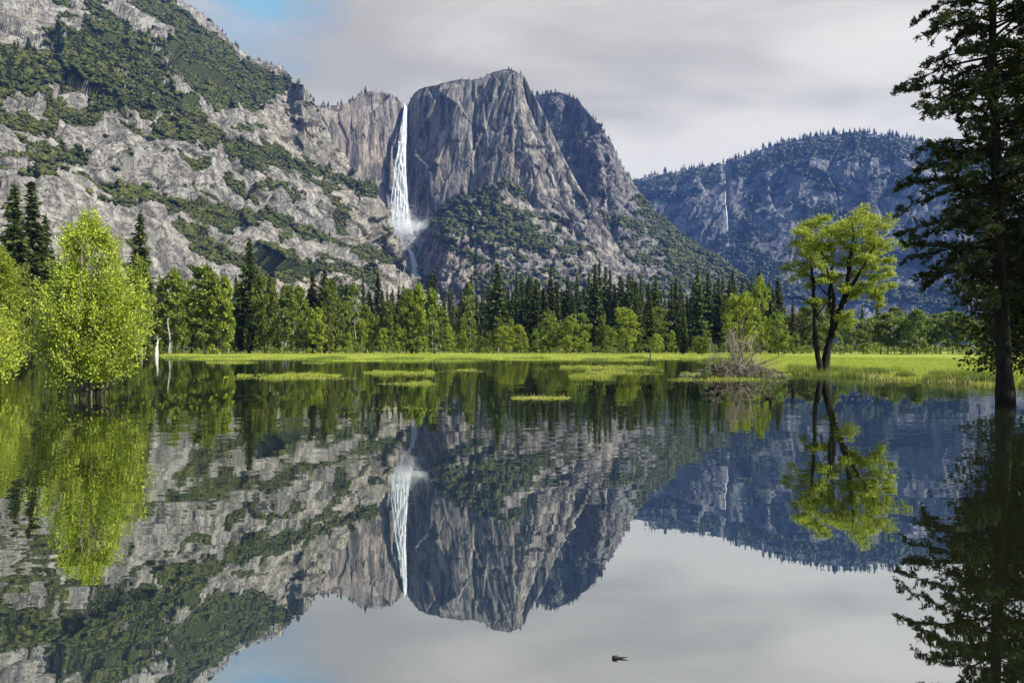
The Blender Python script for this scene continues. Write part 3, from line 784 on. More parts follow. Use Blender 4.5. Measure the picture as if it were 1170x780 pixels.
# spray drifting off the foot of the fall: clouds of fine drops
def spray_cloud(g, px_, py_, D_, sx, sy, sz, n, size):
    c = at(px_, py_, D_) + rng.normal(0, 1, (n, 3)) * np.array([sx, sy, sz])
    k = fbm(c / np.array([22, 22, 16]), 3, 301) > -0.25
    c = c[k]; m = len(c); s_ = size * rng.uniform(0.5, 1.3, m)
    d = rdir(m)
    g.leaves(c, d * s_[:, None], unit(np.cross(d, rdir(m))) * (s_ * 0.8)[:, None], 0.1)
g = Geo()
spray_cloud(g, 456, 250, 2112, 25, 12, 30, 20000, 0.45)
spray_cloud(g, 454, 263, 2095, 42, 14, 17, 34000, 0.45)
spray_cloud(g, 484, 258, 2075, 48, 16, 11, 22000, 0.42)
spray_cloud(g, 464, 274, 2040, 40, 10, 16, 12000, 0.40)
spray_cloud(g, 472, 280, on_sheet(SC, 472, 280)[1] - 40, 18, 10, 20, 6000, 0.42)
spray_cloud(g, 476, 310, on_sheet(SC, 476, 312)[1] - 30, 14, 6, 14, 3200, 0.4)
obj("spray", g.mesh("spray", ww), wf, wf_off)

wf2 = obj("waterfall", None)
p0 = at(831, 262, 3500); wf2.location = tuple(p0)
tag(wf2, "thin thread of a waterfall on the shaded bluish far wall", "waterfall")
g = Geo()
pts = []
for (px_, py_) in ((828, 196), (828.5, 205), (828.5, 215), (829, 224), (829, 232), (830, 240), (831, 250), (831.5, 262)):
    q_ = on_sheet(SE, px_, py_); pts.append((px_, py_, q_[1] - 34, 1.3))
Dm_ = np.polyval(np.polyfit([a_[1] for a_ in pts], [a_[2] for a_ in pts], 1), [a_[1] for a_ in pts]) - 8
pts = [(a_[0], a_[1], min(d_2, a_[2]), a_[3]) for a_, d_2 in zip(pts, Dm_)]
fall(g, pts, 95, 0.25, 0.7, 3)
obj("plume", g.mesh("plume", ww, True), wf2, -p0)
# ------------------------------------------------------------------ forest trees: prototypes of 30 m conifers and 12 m broadleaf trees
CONIFER = leaf_mat("conifer_needles", (0.034, 0.052, 0.013), (0.095, 0.125, 0.030), 0.25, 0.35, 0.28)
BROWN_CONIFER = leaf_mat("brown_needles", (0.06, 0.045, 0.022), (0.12, 0.08, 0.04), 0.15, 0.35, 0.1)
BROAD = leaf_mat("cottonwood_leaves", (0.078, 0.112, 0.014), (0.21, 0.258, 0.036), 0.36, 0.5, 0.30)
BROAD_BRIGHT = leaf_mat("bright_leaves", (0.15, 0.21, 0.02), (0.34, 0.40, 0.05), 0.42, 0.5, 0.15)
BROAD_HAZY = leaf_mat("hazed_green_leaves", (0.095, 0.135, 0.035), (0.22, 0.27, 0.06), 0.35, 0.5, 0.2)  # haze mixed into the leaf colour as a paler, bluer green
BARK = bark_mat("bark", (0.05, 0.04, 0.03), (0.13, 0.11, 0.09))
BARK_PALE = bark_mat("pale_bark", (0.22, 0.2, 0.17), (0.42, 0.40, 0.36))
BARK_DARK = bark_mat("dark_bark", (0.010, 0.008, 0.007), (0.034, 0.028, 0.023))
TWIG_S = bark_mat("grey_wood", (0.16, 0.145, 0.125), (0.34, 0.32, 0.29))
BARK_WHITE = bark_mat("bleached_wood", (0.45, 0.43, 0.39), (0.72, 0.70, 0.66))

def conifer_proto(H=30.0, R=4.2, bare=0.10, dens=1.0, ragged=0.2, mats=(CONIFER, BARK), power=0.85, n=2600):
    tg = Geo()
    zs = np.linspace(-0.6, H * 0.985, 14)
    sway = np.cumsum(rng.normal(0, 0.03, 14))
    tg.tube(np.stack([sway, sway * 0.6, zs], -1), np.maximum(0.42 * (1 - zs / H) ** 0.9 * H / 30, 0.03), 7)
    g = Geo()
    nw = int(H / 0.62)
    C, U, Vv = [], [], []
    gapn = rng.random(nw)
    for k in range(nw):
        z = H * (bare + (1 - bare) * k / nw)
        t = (z / H - bare) / (1 - bare)
        r = R * (1 - t) ** power * min(1, 0.45 + t * 4.0) * (1 - ragged * gapn[k])
        nb = int(5 + 8 * (1 - t))
        a0 = rng.random() * 6.28
        for b in range(nb):
            a = a0 + b / nb * 6.28 + rng.normal(0, 0.25)
            L = r * rng.uniform(0.6, 1.12)
            if rng.random() > dens: continue
            ns = max(3, int(3 + L * 2.2))
            s = np.linspace(0.15, 1, ns) * L
            droop = -0.28 * s + 0.045 * s * s + (0.5 if t > 0.75 else 0.0) * s
            pc = np.stack([np.cos(a) * s, np.sin(a) * s, z + droop + rng.normal(0, 0.12, ns)], -1)
            pc[:, :2] += rng.normal(0, 0.10 + 0.06 * L, (ns, 2))
            sz = rng.uniform(0.5, 0.95, ns) * (0.62 + 0.38 * min(1, L / 2.5))
            d = np.stack([np.cos(a + rng.normal(0, .5, ns)), np.sin(a + rng.normal(0, .5, ns)), rng.normal(-0.25, 0.25, ns)], -1)
            C.append(pc); U.append(unit(d) * sz[:, None])
            v = np.cross(d, np.array([0, 0, 1.0]) + rng.normal(0, 0.45, (ns, 3)))
            Vv.append(unit(v) * (sz * rng.uniform(0.45, 0.75, ns))[:, None])
    g.leaves(np.vstack(C), np.vstack(U), np.vstack(Vv), -0.35)
    # leader
    g.leaves(np.array([[sway[-1], sway[-1] * .6, H]]), np.array([[0, 0, 0.9]]), np.array([[0.14, 0, 0]]))
    return tg.mesh("trunk", mats[1], True), g.mesh("crown", mats[0])

def broad_proto(H=12.0, W_=3.0, base=0.12, nclump=46, per=62, mat=BROAD, bark=BARK, shape='oval', leaf=0.26, lean=0.0, trunk_r=0.16):
    tg, g = Geo(), Geo()
    zs = np.linspace(-0.5, H * 0.8, 9)
    wob = np.cumsum(rng.normal(0, 0.10, 9))
    tp = np.stack([wob + lean * zs / H, np.cumsum(rng.normal(0, 0.07, 9)), zs], -1)
    tg.tube(tp, np.maximum(trunk_r * (1 - zs / H) ** 0.8, 0.03), 7)
    C, U, Vv = [], [], []
    for q in range(nclump):
        t = rng.beta(1.5, 1.15)
        z = H * (base + (1 - base) * t)
        if shape == 'oval':
            prof = math.sin(min(1.0, t * 0.86 + 0.14) * math.pi) ** 0.6
        elif shape == 'column':
            prof = (0.75 + 0.25 * math.sin(t * 3.1)) * (1 - t) ** 0.25
        else:   # spreading
            prof = (0.45 + 0.75 * t) * (1 - max(0, t - 0.6) * 1.6)
        a = rng.random() * 6.28
        r = W_ * prof * rng.uniform(0.25, 0.95) ** 0.7
        cx = np.array([math.cos(a) * r + np.interp(z, zs, tp[:, 0]), math.sin(a) * r + np.interp(z, zs, tp[:, 1]), z])
        if q % 3 == 0:
            st = np.array([np.interp(z * 0.7, zs, tp[:, 0]), np.interp(z * .7, zs, tp[:, 1]), z * 0.72])
            tg.tube([st, (st + cx) / 2 + rng.normal(0, .12, 3), cx], [trunk_r * 0.35, trunk_r * 0.22, trunk_r * .1], 5)
        cr = rng.uniform(0.55, 1.15) * H / 12 * (0.6 + W_ / H)
        p = rdir(per) * (rng.random((per, 1)) ** 0.45) * np.array([cr, cr, cr * 0.75])
        C.append(cx + p)
        d = unit(p + rng.normal(0, cr * 0.5, (per, 3)) + np.array([0, 0, -0.15]))
        sz = leaf * rng.uniform(0.6, 1.3, per)
        U.append(d * sz[:, None])
        Vv.append(unit(np.cross(d, rdir(per))) * (sz * 0.62)[:, None])
    g.leaves(np.vstack(C), np.vstack(U), np.vstack(Vv), 0.3)
    return tg.mesh("trunk", bark, True), g.mesh("crown", mat)

CON = [conifer_proto(30, 6.0, 0.05, power=0.86), conifer_proto(30, 5.0, 0.05, 1, 0.3, power=0.8), conifer_proto(30, 6.6, 0.08, 0.9, 0.45, power=0.9), conifer_proto(30, 4.3, 0.04, 1, 0.3, power=0.75), conifer_proto(30, 5.4, 0.14, 0.9, 0.5, power=0.7), conifer_proto(30, 5.0, 0.2, 0.6, 0.7, power=0.55), conifer_proto(30, 6.6, 0.12, 0.7, 0.6, power=1.0)]
SNAGGY = conifer_proto(30, 4.6, 0.42, 0.85, 0.5, (CONIFER, BARK), 0.5)
BROWNC = conifer_proto(30, 5.0, 0.08, 0.7, 0.45, (BROWN_CONIFER, BARK))
BRO = [broad_proto(12, 2.6, 0.10, 60, 60, BROAD, BARK_PALE, 'column'), broad_proto(12, 3.4, 0.10, 64, 60), broad_proto(12, 2.2, 0.06, 52, 60, BROAD, BARK_PALE, 'column'), broad_proto(12, 4.0, 0.14, 74, 60, BROAD, BARK, 'spread')]
BRI = [broad_proto(12, 3.6, 0.05, 66, 62, BROAD_BRIGHT), broad_proto(12, 3.0, 0.02, 56, 62, BROAD_BRIGHT, BARK, 'column'), broad_proto(12, 4.4, 0.10, 70, 60, BROAD_BRIGHT, BARK, 'spread')]
HAZ = [broad_proto(12, 4.6, 0.16, 76, 56, BROAD_HAZY, BARK, 'spread', 0.3), broad_proto(12, 3.8, 0.10, 66, 60, BROAD_HAZY, BARK, 'oval', 0.3), broad_proto(12, 3.4, 0.2, 56, 56, BROAD_HAZY, BARK, 'spread', 0.3)]

def put_tree(name, protos, px, top, D, label, cat, group=None, wide=1.0, baseH=30.0, kind_i=None, z=None, bare=False):
    x = (px - CX) / F * D
    z0 = float(meadow_z(np.array([x]), np.array([D]))[0]) if z is None else z
    zt = EYE + (CY - top) / F * D
    s = (zt - z0) / baseH
    pr = protos[kind_i if kind_i is not None else int(rng.integers(len(protos)))] if isinstance(protos, list) else protos
    r = obj(name, None)
    r.location = (x, D, z0)
    r.rotation_euler = (0, 0, rng.random() * 6.28)
    r.scale = (s * wide, s * wide, s)
    obj("trunk", pr[0], r); obj("crown", pr[1], r)
    tag(r, label, cat, group)
    return r

# --- trees one can point at -------------------------------------------------
one = put_tree
one("conifer_tree", CON, 285, 272, 235, "tallest dark conifer of the left bank, rising above pale green cottonwoods", "conifer", kind_i=0, wide=1.05)
one("conifer_tree", CON, 357, 308, 245, "left one of two dark conifers standing close together left of the waterfall", "conifer", kind_i=2, wide=1.15)
one("conifer_tree", CON, 371, 305, 240, "right one of two dark conifers standing close together left of the waterfall", "conifer", kind_i=0, wide=1.15)
one("conifer_tree", CON, 160, 243, 190, "dark conifer tip just right behind the bright leafy tree in the water", "conifer", kind_i=1)
one("conifer_tree", CON, 17, 210, 185, "tall dark conifer at the left edge, leftmost of the near three", "conifer", kind_i=0)
one("conifer_tree", CON, 36, 206, 190, "tall dark conifer at the left edge, tallest of the near three", "conifer", kind_i=1, wide=1.1)
one("conifer_tree", CON, 52, 245, 200, "dark conifer at the left edge, shortest of the near three", "conifer", kind_i=2)
one("conifer_tree", CON, 568, 301, 285, "tall broad dark conifer just right of the waterfall's foot, before the pale slabs", "conifer", kind_i=0, wide=1.1)
one("conifer_tree", CON, 680, 301, 285, "tallest slim dark conifer in the middle of the far bank", "conifer", kind_i=1, wide=1.0)
one("conifer_tree", CON, 604, 316, 300, "pointed dark conifer right of the broad one below the cliff", "conifer", kind_i=3)
one("conifer_tree", CON, 629, 306, 300, "tall pointed dark conifer above round bright bushes of the far bank", "conifer", kind_i=1)
one("conifer_tree", SNAGGY, 743, 345, 116, "slim ragged conifer with a long bare trunk alone at the water's edge", "conifer", wide=0.9)
one("conifer_tree", CON, 781, 345, 200, "small dense conifer beside the short white snag", "conifer", kind_i=3)
one("conifer_tree", BROWNC, 906, 343, 215, "brown withered conifer left behind the lone tree with two trunks", "conifer")
one("conifer_tree", CON, 985, 348, 330, "small hazy conifer tip, left of the pair right of the lone tree", "conifer", kind_i=3)
one("conifer_tree", CON, 1003, 343, 330, "small hazy conifer tip, right of the pair right of the lone tree", "conifer", kind_i=1)
one("leafy_tree", BRO, 195, 312, 205, "tall slender cottonwood nearest the white trunk standing in the water", "tree", baseH=12, kind_i=0)
one("leafy_tree", BRO, 235, 306, 215, "dark trunked cottonwood with a tall narrow crown on the left bank", "tree", baseH=12, kind_i=2, wide=1.2)
one("leafy_tree", BRI, 255, 312, 212, "lighter green slender cottonwood next to the dark trunked one", "tree", baseH=12, kind_i=1, wide=0.7)
one("leafy_tree", BRI, 476, 322, 235, "bright green cottonwood right below the foot of the cascade", "tree", baseH=12, kind_i=1, wide=0.75)
one("leafy_tree", BRI, 592, 371, 240, "round bright green bush standing at the meadow edge below the broad conifer", "tree", baseH=12, kind_i=0, wide=1.15)
one("leafy_tree", BRI, 566, 379, 235, "small pointed bright bush at the meadow edge, left of the larger round one", "tree", baseH=12, kind_i=1)
one("leafy_tree", BRI, 544, 384, 238, "smallest pointed bright bush left in the row at the meadow edge", "tree", baseH=12, kind_i=0)
one("leafy_tree", BRO, 628, 355, 225, "broad green tree with a bright top in the middle of the far bank", "tree", baseH=12, kind_i=1, wide=1.0)
one("leafy_tree", BRI, 652, 362, 222, "round yellow green tree right of the broad green one on the far bank", "tree", baseH=12, kind_i=0, wide=1.0)
one("leafy_tree", BRI, 716, 353, 210, "yellow green spreading tree left of the slim ragged conifer", "tree", baseH=12, kind_i=2, wide=0.95)
one("leafy_tree", BRI, 670, 392, 205, "tiny bright shrub on the meadow between two round trees", "shrub", baseH=12, kind_i=0)
one("leafy_tree", BRI, 750, 382, 190, "low bright bush just right of the slim ragged conifer", "shrub", baseH=12, kind_i=0, wide=1.2)
one("leafy_tree", BRI, 843, 337, 112, "yellow green tree rising behind the leafless brush pile", "tree", baseH=12, kind_i=2, wide=0.85)
one("leafy_tree", BRI, 868, 318, 190, "bright tall tree top just right behind the yellow green tree", "tree", baseH=12, kind_i=0, wide=0.5)
one("leafy_tree", BRO, 889, 356, 150, "mid green bushy tree between the brush pile and the lone tree", "tree", baseH=12, kind_i=1, wide=1.0)
one("leafy_tree", BRO, 803, 385, 150, "dark low bush at the shore left of the leafless brush pile", "shrub", baseH=12, kind_i=3, wide=1.6)

# --- rows that nothing in the photograph tells apart -----------------------
def row(n, x0, x1, topf, D0, D1, protos, name, label, cat, group, wide, baseH=30.0, jit=9):
    for q in range(n):
        px = x0 + (x1 - x0) * (q + rng.uniform(0.15, 0.85)) / n
        one(name, protos, px, topf(px) + rng.normal(0, jit), rng.uniform(D0, D1), label, cat, group, wide * rng.uniform(0.72, 1.3), baseH)
row(28, -45, 164, lambda x: 318 + rng.uniform(-14, 14), 150, 320, BRO, "leafy_tree", "cottonwood in the dense leafy row behind the bright tree at the left edge", "tree", "cottonwoods behind the bright left tree", 0.7, 12)
row(30, 180, 350, lambda x: 326 + rng.uniform(-10, 22), 215, 300, BRO, "leafy_tree", "mid green cottonwood on the left bank between white trunk and twin conifers", "tree", "cottonwoods of the left bank", 0.6, 12)
row(34, 345, 545, lambda x: 345 + rng.uniform(-14, 24), 225, 300, BRO, "leafy_tree", "mid green leafy tree on the far bank below the waterfall", "tree", "leafy trees below the waterfall", 0.65, 12)
row(10, 350, 545, lambda x: 362 + rng.uniform(-8, 14), 215, 235, BRI, "leafy_tree", "lighter green tree in front of the leafy row below the waterfall", "tree", "light green trees below the waterfall", 0.8, 12)
row(26, 545, 780, lambda x: 368 + rng.uniform(-8, 16), 230, 300, BRO, "leafy_tree", "dark leafy tree at the foot of the conifer wall on the far bank", "tree", "leafy trees at the foot of the conifers", 0.95, 12)
row(10, 570, 800, lambda x: 378 + rng.uniform(-8, 12), 215, 250, BRI, "leafy_tree", "bright leafy tree at the meadow edge before the conifer wall", "tree", "bright trees at the meadow edge", 0.95, 12)
row(14, 790, 935, lambda x: 366 + rng.uniform(-10, 14), 180, 260, BRO, "leafy_tree", "green leafy tree behind the meadow, between brush pile and lone tree", "tree", "leafy trees behind the brush pile", 0.95, 12)
row(34, 905, 1260, lambda x: 356 + rng.uniform(-8, 14), 165, 250, HAZ, "leafy_tree", "soft green round crowned tree in the hazy row behind the right meadow", "tree", "hazy tree row behind the right meadow", 0.95, 12, 3)
row(26, -60, 345, lambda x: 322 + rng.uniform(-12, 18), 300, 380, CON, "conifer_tree", "dark conifer half hidden behind the cottonwoods of the left bank", "conifer", "conifers behind the left cottonwoods", 0.9)
row(30, 380, 560, lambda x: 330 + rng.uniform(-12, 14), 300, 380, CON, "conifer_tree", "dark conifer behind the leafy trees below the waterfall", "conifer", "conifers below the waterfall", 0.9)
row(44, 580, 735, lambda x: 322 + rng.uniform(-10, 14), 280, 380, CON, "conifer_tree", "dark pointed conifer in the dense conifer wall on the middle far bank", "conifer", "conifer wall on the middle far bank", 0.85)
row(44, 715, 890, lambda x: 322 + rng.uniform(-11, 14), 250, 360, CON, "conifer_tree", "dark pointed conifer in the right half of the conifer wall below the shaded buttress", "conifer", "conifer wall below the buttress", 0.85)
row(40, 430, 900, lambda x: 335 + rng.uniform(-6, 14), 390, 520, CON, "conifer_tree", "deep row conifer showing only its tip behind the front conifers", "conifer", "conifers of the deep rows", 0.9)

# --- small conifers on the mountain crests and ledges ----------------------
def tiny_conifer(H=10.0, R=2.0, n=70, mat=CONIFER):
    g = Geo()
    g.tube([[0, 0, -1.5], [0, 0, H * .5], [0, 0, H * .95]], [0.3, 0.2, 0.05], 5)
    t = rng.random(n) ** 0.8
    a = rng.random(n) * 6.28
    r = R * (1 - t) ** 0.8 * rng.uniform(0.3, 1, n)
    C = np.stack([np.cos(a) * r, np.sin(a) * r, H * (0.12 + 0.86 * t)], -1)
    sz = (0.5 + 0.7 * (1 - t)) * rng.uniform(.7, 1.3, n)
    d = np.stack([np.cos(a), np.sin(a), rng.normal(-0.3, .35, n)], -1)
    g.leaves(C, unit(d) * sz[:, None], unit(np.cross(d, rdir(n))) * (sz * 0.6)[:, None], -0.3)
    g.leaves(np.array([[0, 0, H * .97]]), np.array([[0, 0, .8]]), np.array([[.2, 0, 0]]))
    return g.mesh("small_conifer", mat)
TINY = [tiny_conifer(10, 2.0), tiny_conifer(10, 1.5), tiny_conifer(10, 2.5, 90)]
MASS = Geo()
def small(c, h, label=None, group=None):
    me = TINY[int(rng.integers(3))]
    if label:
        o = obj("conifer_tree", me)
        o.location = tuple(c); o.scale = (h / 10,) * 3; o.rotation_euler = (0, 0, rng.random() * 6.28)
        tag(o, label, "conifer", group)
    else:
        i = TINY.index(me); V_, T_ = TINY_D[i]
        a = rng.random() * 6.28; R_ = np.array([[math.cos(a), -math.sin(a), 0], [math.sin(a), math.cos(a), 0], [0, 0, 1]])
        MASS.add(V_ @ R_.T * (h / 10) + np.asarray(c), None, T_)
def tri_data(me):
    V_ = np.zeros(len(me.vertices) * 3); me.vertices.foreach_get("co", V_)
    T_ = []
    for p in me.polygons:
        v = list(p.vertices); T_ += [[v[0], v[k], v[k + 1]] for k in range(1, len(v) - 1)]
    return V_.reshape(-1, 3), np.array(T_)
TINY_D = [tri_data(m_) for m_ in TINY]
def crest(sheet, n, x0, x1, h0, h1, label=None, group=None, down=10.0):
    k = np.nonzero((sheet['pxs'] > x0) & (sheet['pxs'] < x1))[0]
    for q in range(n):
        c = sheet['crest'][int(rng.choice(k))]
        small((c[0], c[1] + rng.uniform(-4, 12), c[2] - 1.0 - rng.uniform(0, 0.2) * down), rng.uniform(h0, h1) * rng.choice([0.6, 0.8, 1.0, 1.1]), label, group)
crest(SA, 24, 212, 332, 8, 16, "tiny conifer on the steep left skyline ridge beside the blue gap", "conifers on the left skyline")
crest(SA, 12, 334, 372, 8, 15, "tiny conifer on the rounded rock tower left of the waterfall wall", "conifers on the rock tower")
crest(SC, 22, 362, 420, 10, 24, "tiny conifer on the notch and rim left of the waterfall's lip", "conifers on the rim left of the fall")
crest(SC, 30, 425, 612, 6, 13)
crest(SD, 60, 612, 735, 10, 20)
crest(SE, 260, 735, 1110, 14, 38)
def slope_trees(sheet, n, caps, h0, h1):
    m = (capsules(sheet['px'], sheet['py'], caps) > 0) & (sheet['veg'] > 0.35)
    idx = np.nonzero(m)[0]
    for k in rng.choice(idx, size=n):
        small(sheet['P'][k], rng.uniform(h0, h1))
for sh in (SA, SC, SD):
    sh['py'] = CY - (sh['P'][:, 2] - EYE) / sh['P'][:, 1] * F
slope_trees(SA, 190, [(0, 90, 150, 75, 45), (70, 40, 90, 60, 25)], 8, 22)
slope_trees(SA, 150, [(150, 0, 310, 100, 40)], 7, 16)
slope_trees(SA, 90, [(240, 165, 420, 218, 14)], 6, 14)
slope_trees(SA, 60, [(170, 230, 430, 295, 22)], 6, 13)
slope_trees(SC, 60, [(508, 245, 620, 280, 30)], 6, 13)
slope_trees(SD, 120, [(700, 230, 860, 335, 40)], 8, 16)
slope_trees(SE, 350, [(740, 215, 980, 170, 18), (980, 170, 1090, 185, 18), (760, 290, 890, 320, 30)], 14, 30)
tag(obj("mountain_conifers", MASS.mesh("mountain_conifers", CONIFER)), kind='stuff')

# --- bleached trunks ---------------------------------------------------------
def snag(name, px, py_base, top, D, r, label, lean=0.0, twigs=3):
    b = at(px, py_base, D); h = (py_base - top) / F * D
    o = obj(name, None, None, (b[0], b[1], b[2]))
    g = Geo()
    zs = np.linspace(-0.8, h, 8)
    P = np.stack([lean * zs / h + rng.normal(0, r * 0.15, 8), rng.normal(0, r * .15, 8), zs], -1)
    mt_ = BARK_WHITE if r > 0.1 else TWIG_S
    g.tube(P, r * np.array([1.25, 1.1, 1.0, 0.95, 0.9, 0.86, 0.8, 0.62]), 9)
    obj("trunk", g.mesh("trunk", mt_, True), o)
    for q in range(twigs):
        g = Geo(); z = h * rng.uniform(0.4, 0.9); a = rng.random() * 6.28; L = h * rng.uniform(0.12, 0.25)
        s = np.array([lean * z / h, 0, z]); d = np.array([math.cos(a), math.sin(a), 0.5])
        g.tube([s, s + d * L * 0.5, s + d * L + np.array([0, 0, .1])], [r * .3, r * .2, r * .06], 5)
        obj("branch", g.mesh("branch", mt_, True), o)
    tag(o, label, "dead trunk")
    return o
snag("white_snag", 178.5, 406.3, 380.5, 192, 0.5, "broken white trunk standing in the water right of the bright leafy tree")
snag("white_snag", 782.5, 403, 385, 212, 0.28, "short white broken trunk at the foot of the small dense conifer")
snag("grey_snag", 811, 409, 387, 108, 0.05, "thin grey dead stem left behind the leafless brush pile", 0.2)

# --- undergrowth that closes the foot of the forest -----------------------------
def undergrowth(n, x0, x1, D0, D1, h, mat):
    px = rng.uniform(x0, x1, n); D = rng.uniform(D0, D1, n)
    x = (px - CX) / F * D
    hh = h * rng.uniform(0.5, 1.2, n)
    per = 26
    c = np.stack([x, D, meadow_z(x, D)], -1)[:, None, :] + rdir(n * per).reshape(n, per, 3) * (rng.random((n, per, 1)) ** .4) * np.stack([hh * 1.0, hh * 1.0, hh * .55], -1)[:, None, :]
    c[..., 2] += (hh * 0.5)[:, None]
    c = c.reshape(-1, 3); m = len(c)
    d = rdir(m); sz = 0.42 * rng.uniform(.6, 1.3, m)
    g = Geo(); g.leaves(c, d * sz[:, None], unit(np.cross(d, rdir(m))) * (sz * .6)[:, None], .3)
    return g
U1 = undergrowth(1100, -60, 900, 245, 400, 4.0, None)
U2 = undergrowth(260, 880, 1280, 180, 300, 3.2, None)
for v_, q_ in zip(U2.V, [None]): U1.add(v_, None, U2.T[0])
tag(obj("undergrowth", U1.mesh("undergrowth", BROAD)), kind='stuff')
# ------------------------------------------------------------------ near trees, leaf by leaf
POPLAR = leaf_mat("poplar_leaves", (0.17, 0.25, 0.018), (0.48, 0.56, 0.07), 0.32, 1.6, 0.0)
OAKL = leaf_mat("oak_leaves", (0.19, 0.25, 0.025), (0.44, 0.50, 0.08), 0.42, 0.9, 0.0)
PINEL = leaf_mat("pine_needles", (0.022, 0.034, 0.010), (0.055, 0.075, 0.02), 0.25, 1.0, 0.0)
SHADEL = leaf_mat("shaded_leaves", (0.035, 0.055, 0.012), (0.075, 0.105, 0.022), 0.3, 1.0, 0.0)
TWIG = bark_mat("dead_twigs", (0.15, 0.125, 0.105), (0.33, 0.29, 0.25), 3.0, 0.01)
STEM = bark_mat("poplar_stem", (0.10, 0.085, 0.06), (0.26, 0.23, 0.18), 8.0, 0.01)
MUD = bark_mat("mud", (0.02, 0.016, 0.012), (0.07, 0.055, 0.04), 5.0, 0.03)

def curve(a, b, bend, n=7):
    a, b = np.asarray(a, float), np.asarray(b, float)
    t = np.linspace(0, 1, n)[:, None]
    return a + (b - a) * t + np.asarray(bend, float) * (np.sin(t * math.pi))

def spray(bag, P, n, spread, size, up=0.2, aspect=0.55, t0=0.35):
    """leaves along a shoot"""
    L = len(P)
    t = rng.uniform(t0, 1.0, n) * (L - 1)
    i = np.minimum(t.astype(int), L - 2); f = (t - i)[:, None]
    c = P[i] * (1 - f) + P[i + 1] * f
    ax = unit(P[i + 1] - P[i])
    off = rng.normal(0, 1, (n, 3)) * spread
    d = unit(off + ax * spread * 0.8 + np.array([0, 0, up * spread]) + 1e-6)
    s = size * rng.uniform(0.6, 1.25, n)
    bag[0].append(c + off); bag[1].append(d * s[:, None])
    bag[2].append(unit(np.cross(d, rdir(n, 0.3))) * (s * aspect)[:, None])

def bag_geo(bag, fold=0.3):
    g = Geo(); g.leaves(np.vstack(bag[0]), np.vstack(bag[1]), np.vstack(bag[2]), fold); return g

def leafy_clump(name, px, py, D, H, half_w, label, cat, mat, nshoot, per, leaf, stems=7, low=0.12, profile=None, lobes=None, bark=STEM):
    """a many-stemmed poplar growing out of the water"""
    b = at(px, py, D); b[2] = 0.0
    r = obj(name, None, None, tuple(b))
    tips = []
    stem_paths = []
    for k in range(stems):
        a = k / stems * 6.28 + rng.normal(0, 0.3)
        rad = rng.uniform(0.1, 0.62)
        s = np.array([math.cos(a) * rad, math.sin(a) * rad * 0.7, -0.5])
        hh = H * rng.uniform(0.68, 0.95)
        e = np.array([math.cos(a) * half_w * rng.uniform(0.1, 0.5), math.sin(a) * half_w * rng.uniform(0.1, 0.5), hh])
        P = curve(s, e, rng.normal(0, 0.12, 3) * np.array([1, 1, 0]), 9)
        g = Geo(); g.tube(P, np.linspace(0.045, 0.012, 9) * rng.uniform(0.7, 1.2), 7)
        obj("stem", g.mesh("stem", bark, True), r)
        stem_paths.append(P)
    bag = ([], [], []); tw = Geo()
    if lobes:
        lobe_p = np.array([l_[2] * l_[3] ** 2 for l_ in lobes]); lobe_p /= lobe_p.sum()
    for q in range(nshoot):
        t = rng.beta(1.25, 1.15)
        z = H * (low + (1 - low) * t)
        w_ = half_w * profile(z / H)
        a = rng.random() * 6.28
        w_ *= 0.86 + 0.34 * float(vnoise(np.array([[math.cos(a) * 1.6 + px, math.sin(a) * 1.6, z * 0.75]]), 3)[0])
        rr = w_ * rng.random() ** 0.45
        tip = np.array([math.cos(a) * rr, math.sin(a) * rr, z + rng.normal(0, 0.12)])
        if lobes:
            lx, ly, lh, lw = lobes[int(rng.choice(len(lobes), p=lobe_p))]
            tip = np.array([lx * min(1, 0.35 + tip[2] / H) + tip[0] * lw, ly + tip[1] * lw, tip[2] * lh])
            z = tip[2]; rr = math.hypot(tip[0], tip[1])
            if vnoise(tip[None] * np.array([1.05, 1.05, 1.25]) + 3.3, 61)[0] < -0.17: continue
        P0 = stem_paths[int(rng.integers(stems))]
        zz_ = np.clip(z - rng.uniform(0.5, 1.4) - rr * 0.4, 0.35, H * 0.9)
        k = int(np.argmin(np.abs(P0[:, 2] - zz_)))
        P = curve(P0[k], tip, np.array([0, 0, -0.10 * rr]), 6)
        tw.tube(P, np.linspace(0.014, 0.004, 6), 4)
        cz = P.copy()
        spray(bag, cz, per, 0.115, leaf, 0.25, 0.62, 0.45)
    for q in range(int(nshoot * 0.12)):     # upright leaders that break the outline
        a = rng.random() * 6.28; hz_ = rng.uniform(0.45, 0.98)
        rr = half_w * profile(hz_) * rng.uniform(0.4, 0.92)
        tip = np.array([math.cos(a) * rr, math.sin(a) * rr, H * hz_ + rng.uniform(0.1, 0.45)])
        P = curve(tip * np.array([0.8, 0.8, 1]) - np.array([0, 0, 1.1]), tip, (0, 0, 0), 6)
        tw.tube(P, np.linspace(0.012, 0.003, 6), 4)
        spray(bag, P, int(per * 0.8), 0.085, leaf, 0.6, 0.6, 0.2)
    obj("branches", tw.mesh("branches", bark, True), r)
    obj("foliage", bag_geo(bag).mesh("foliage", mat), r)
    return tag(r, label, cat)

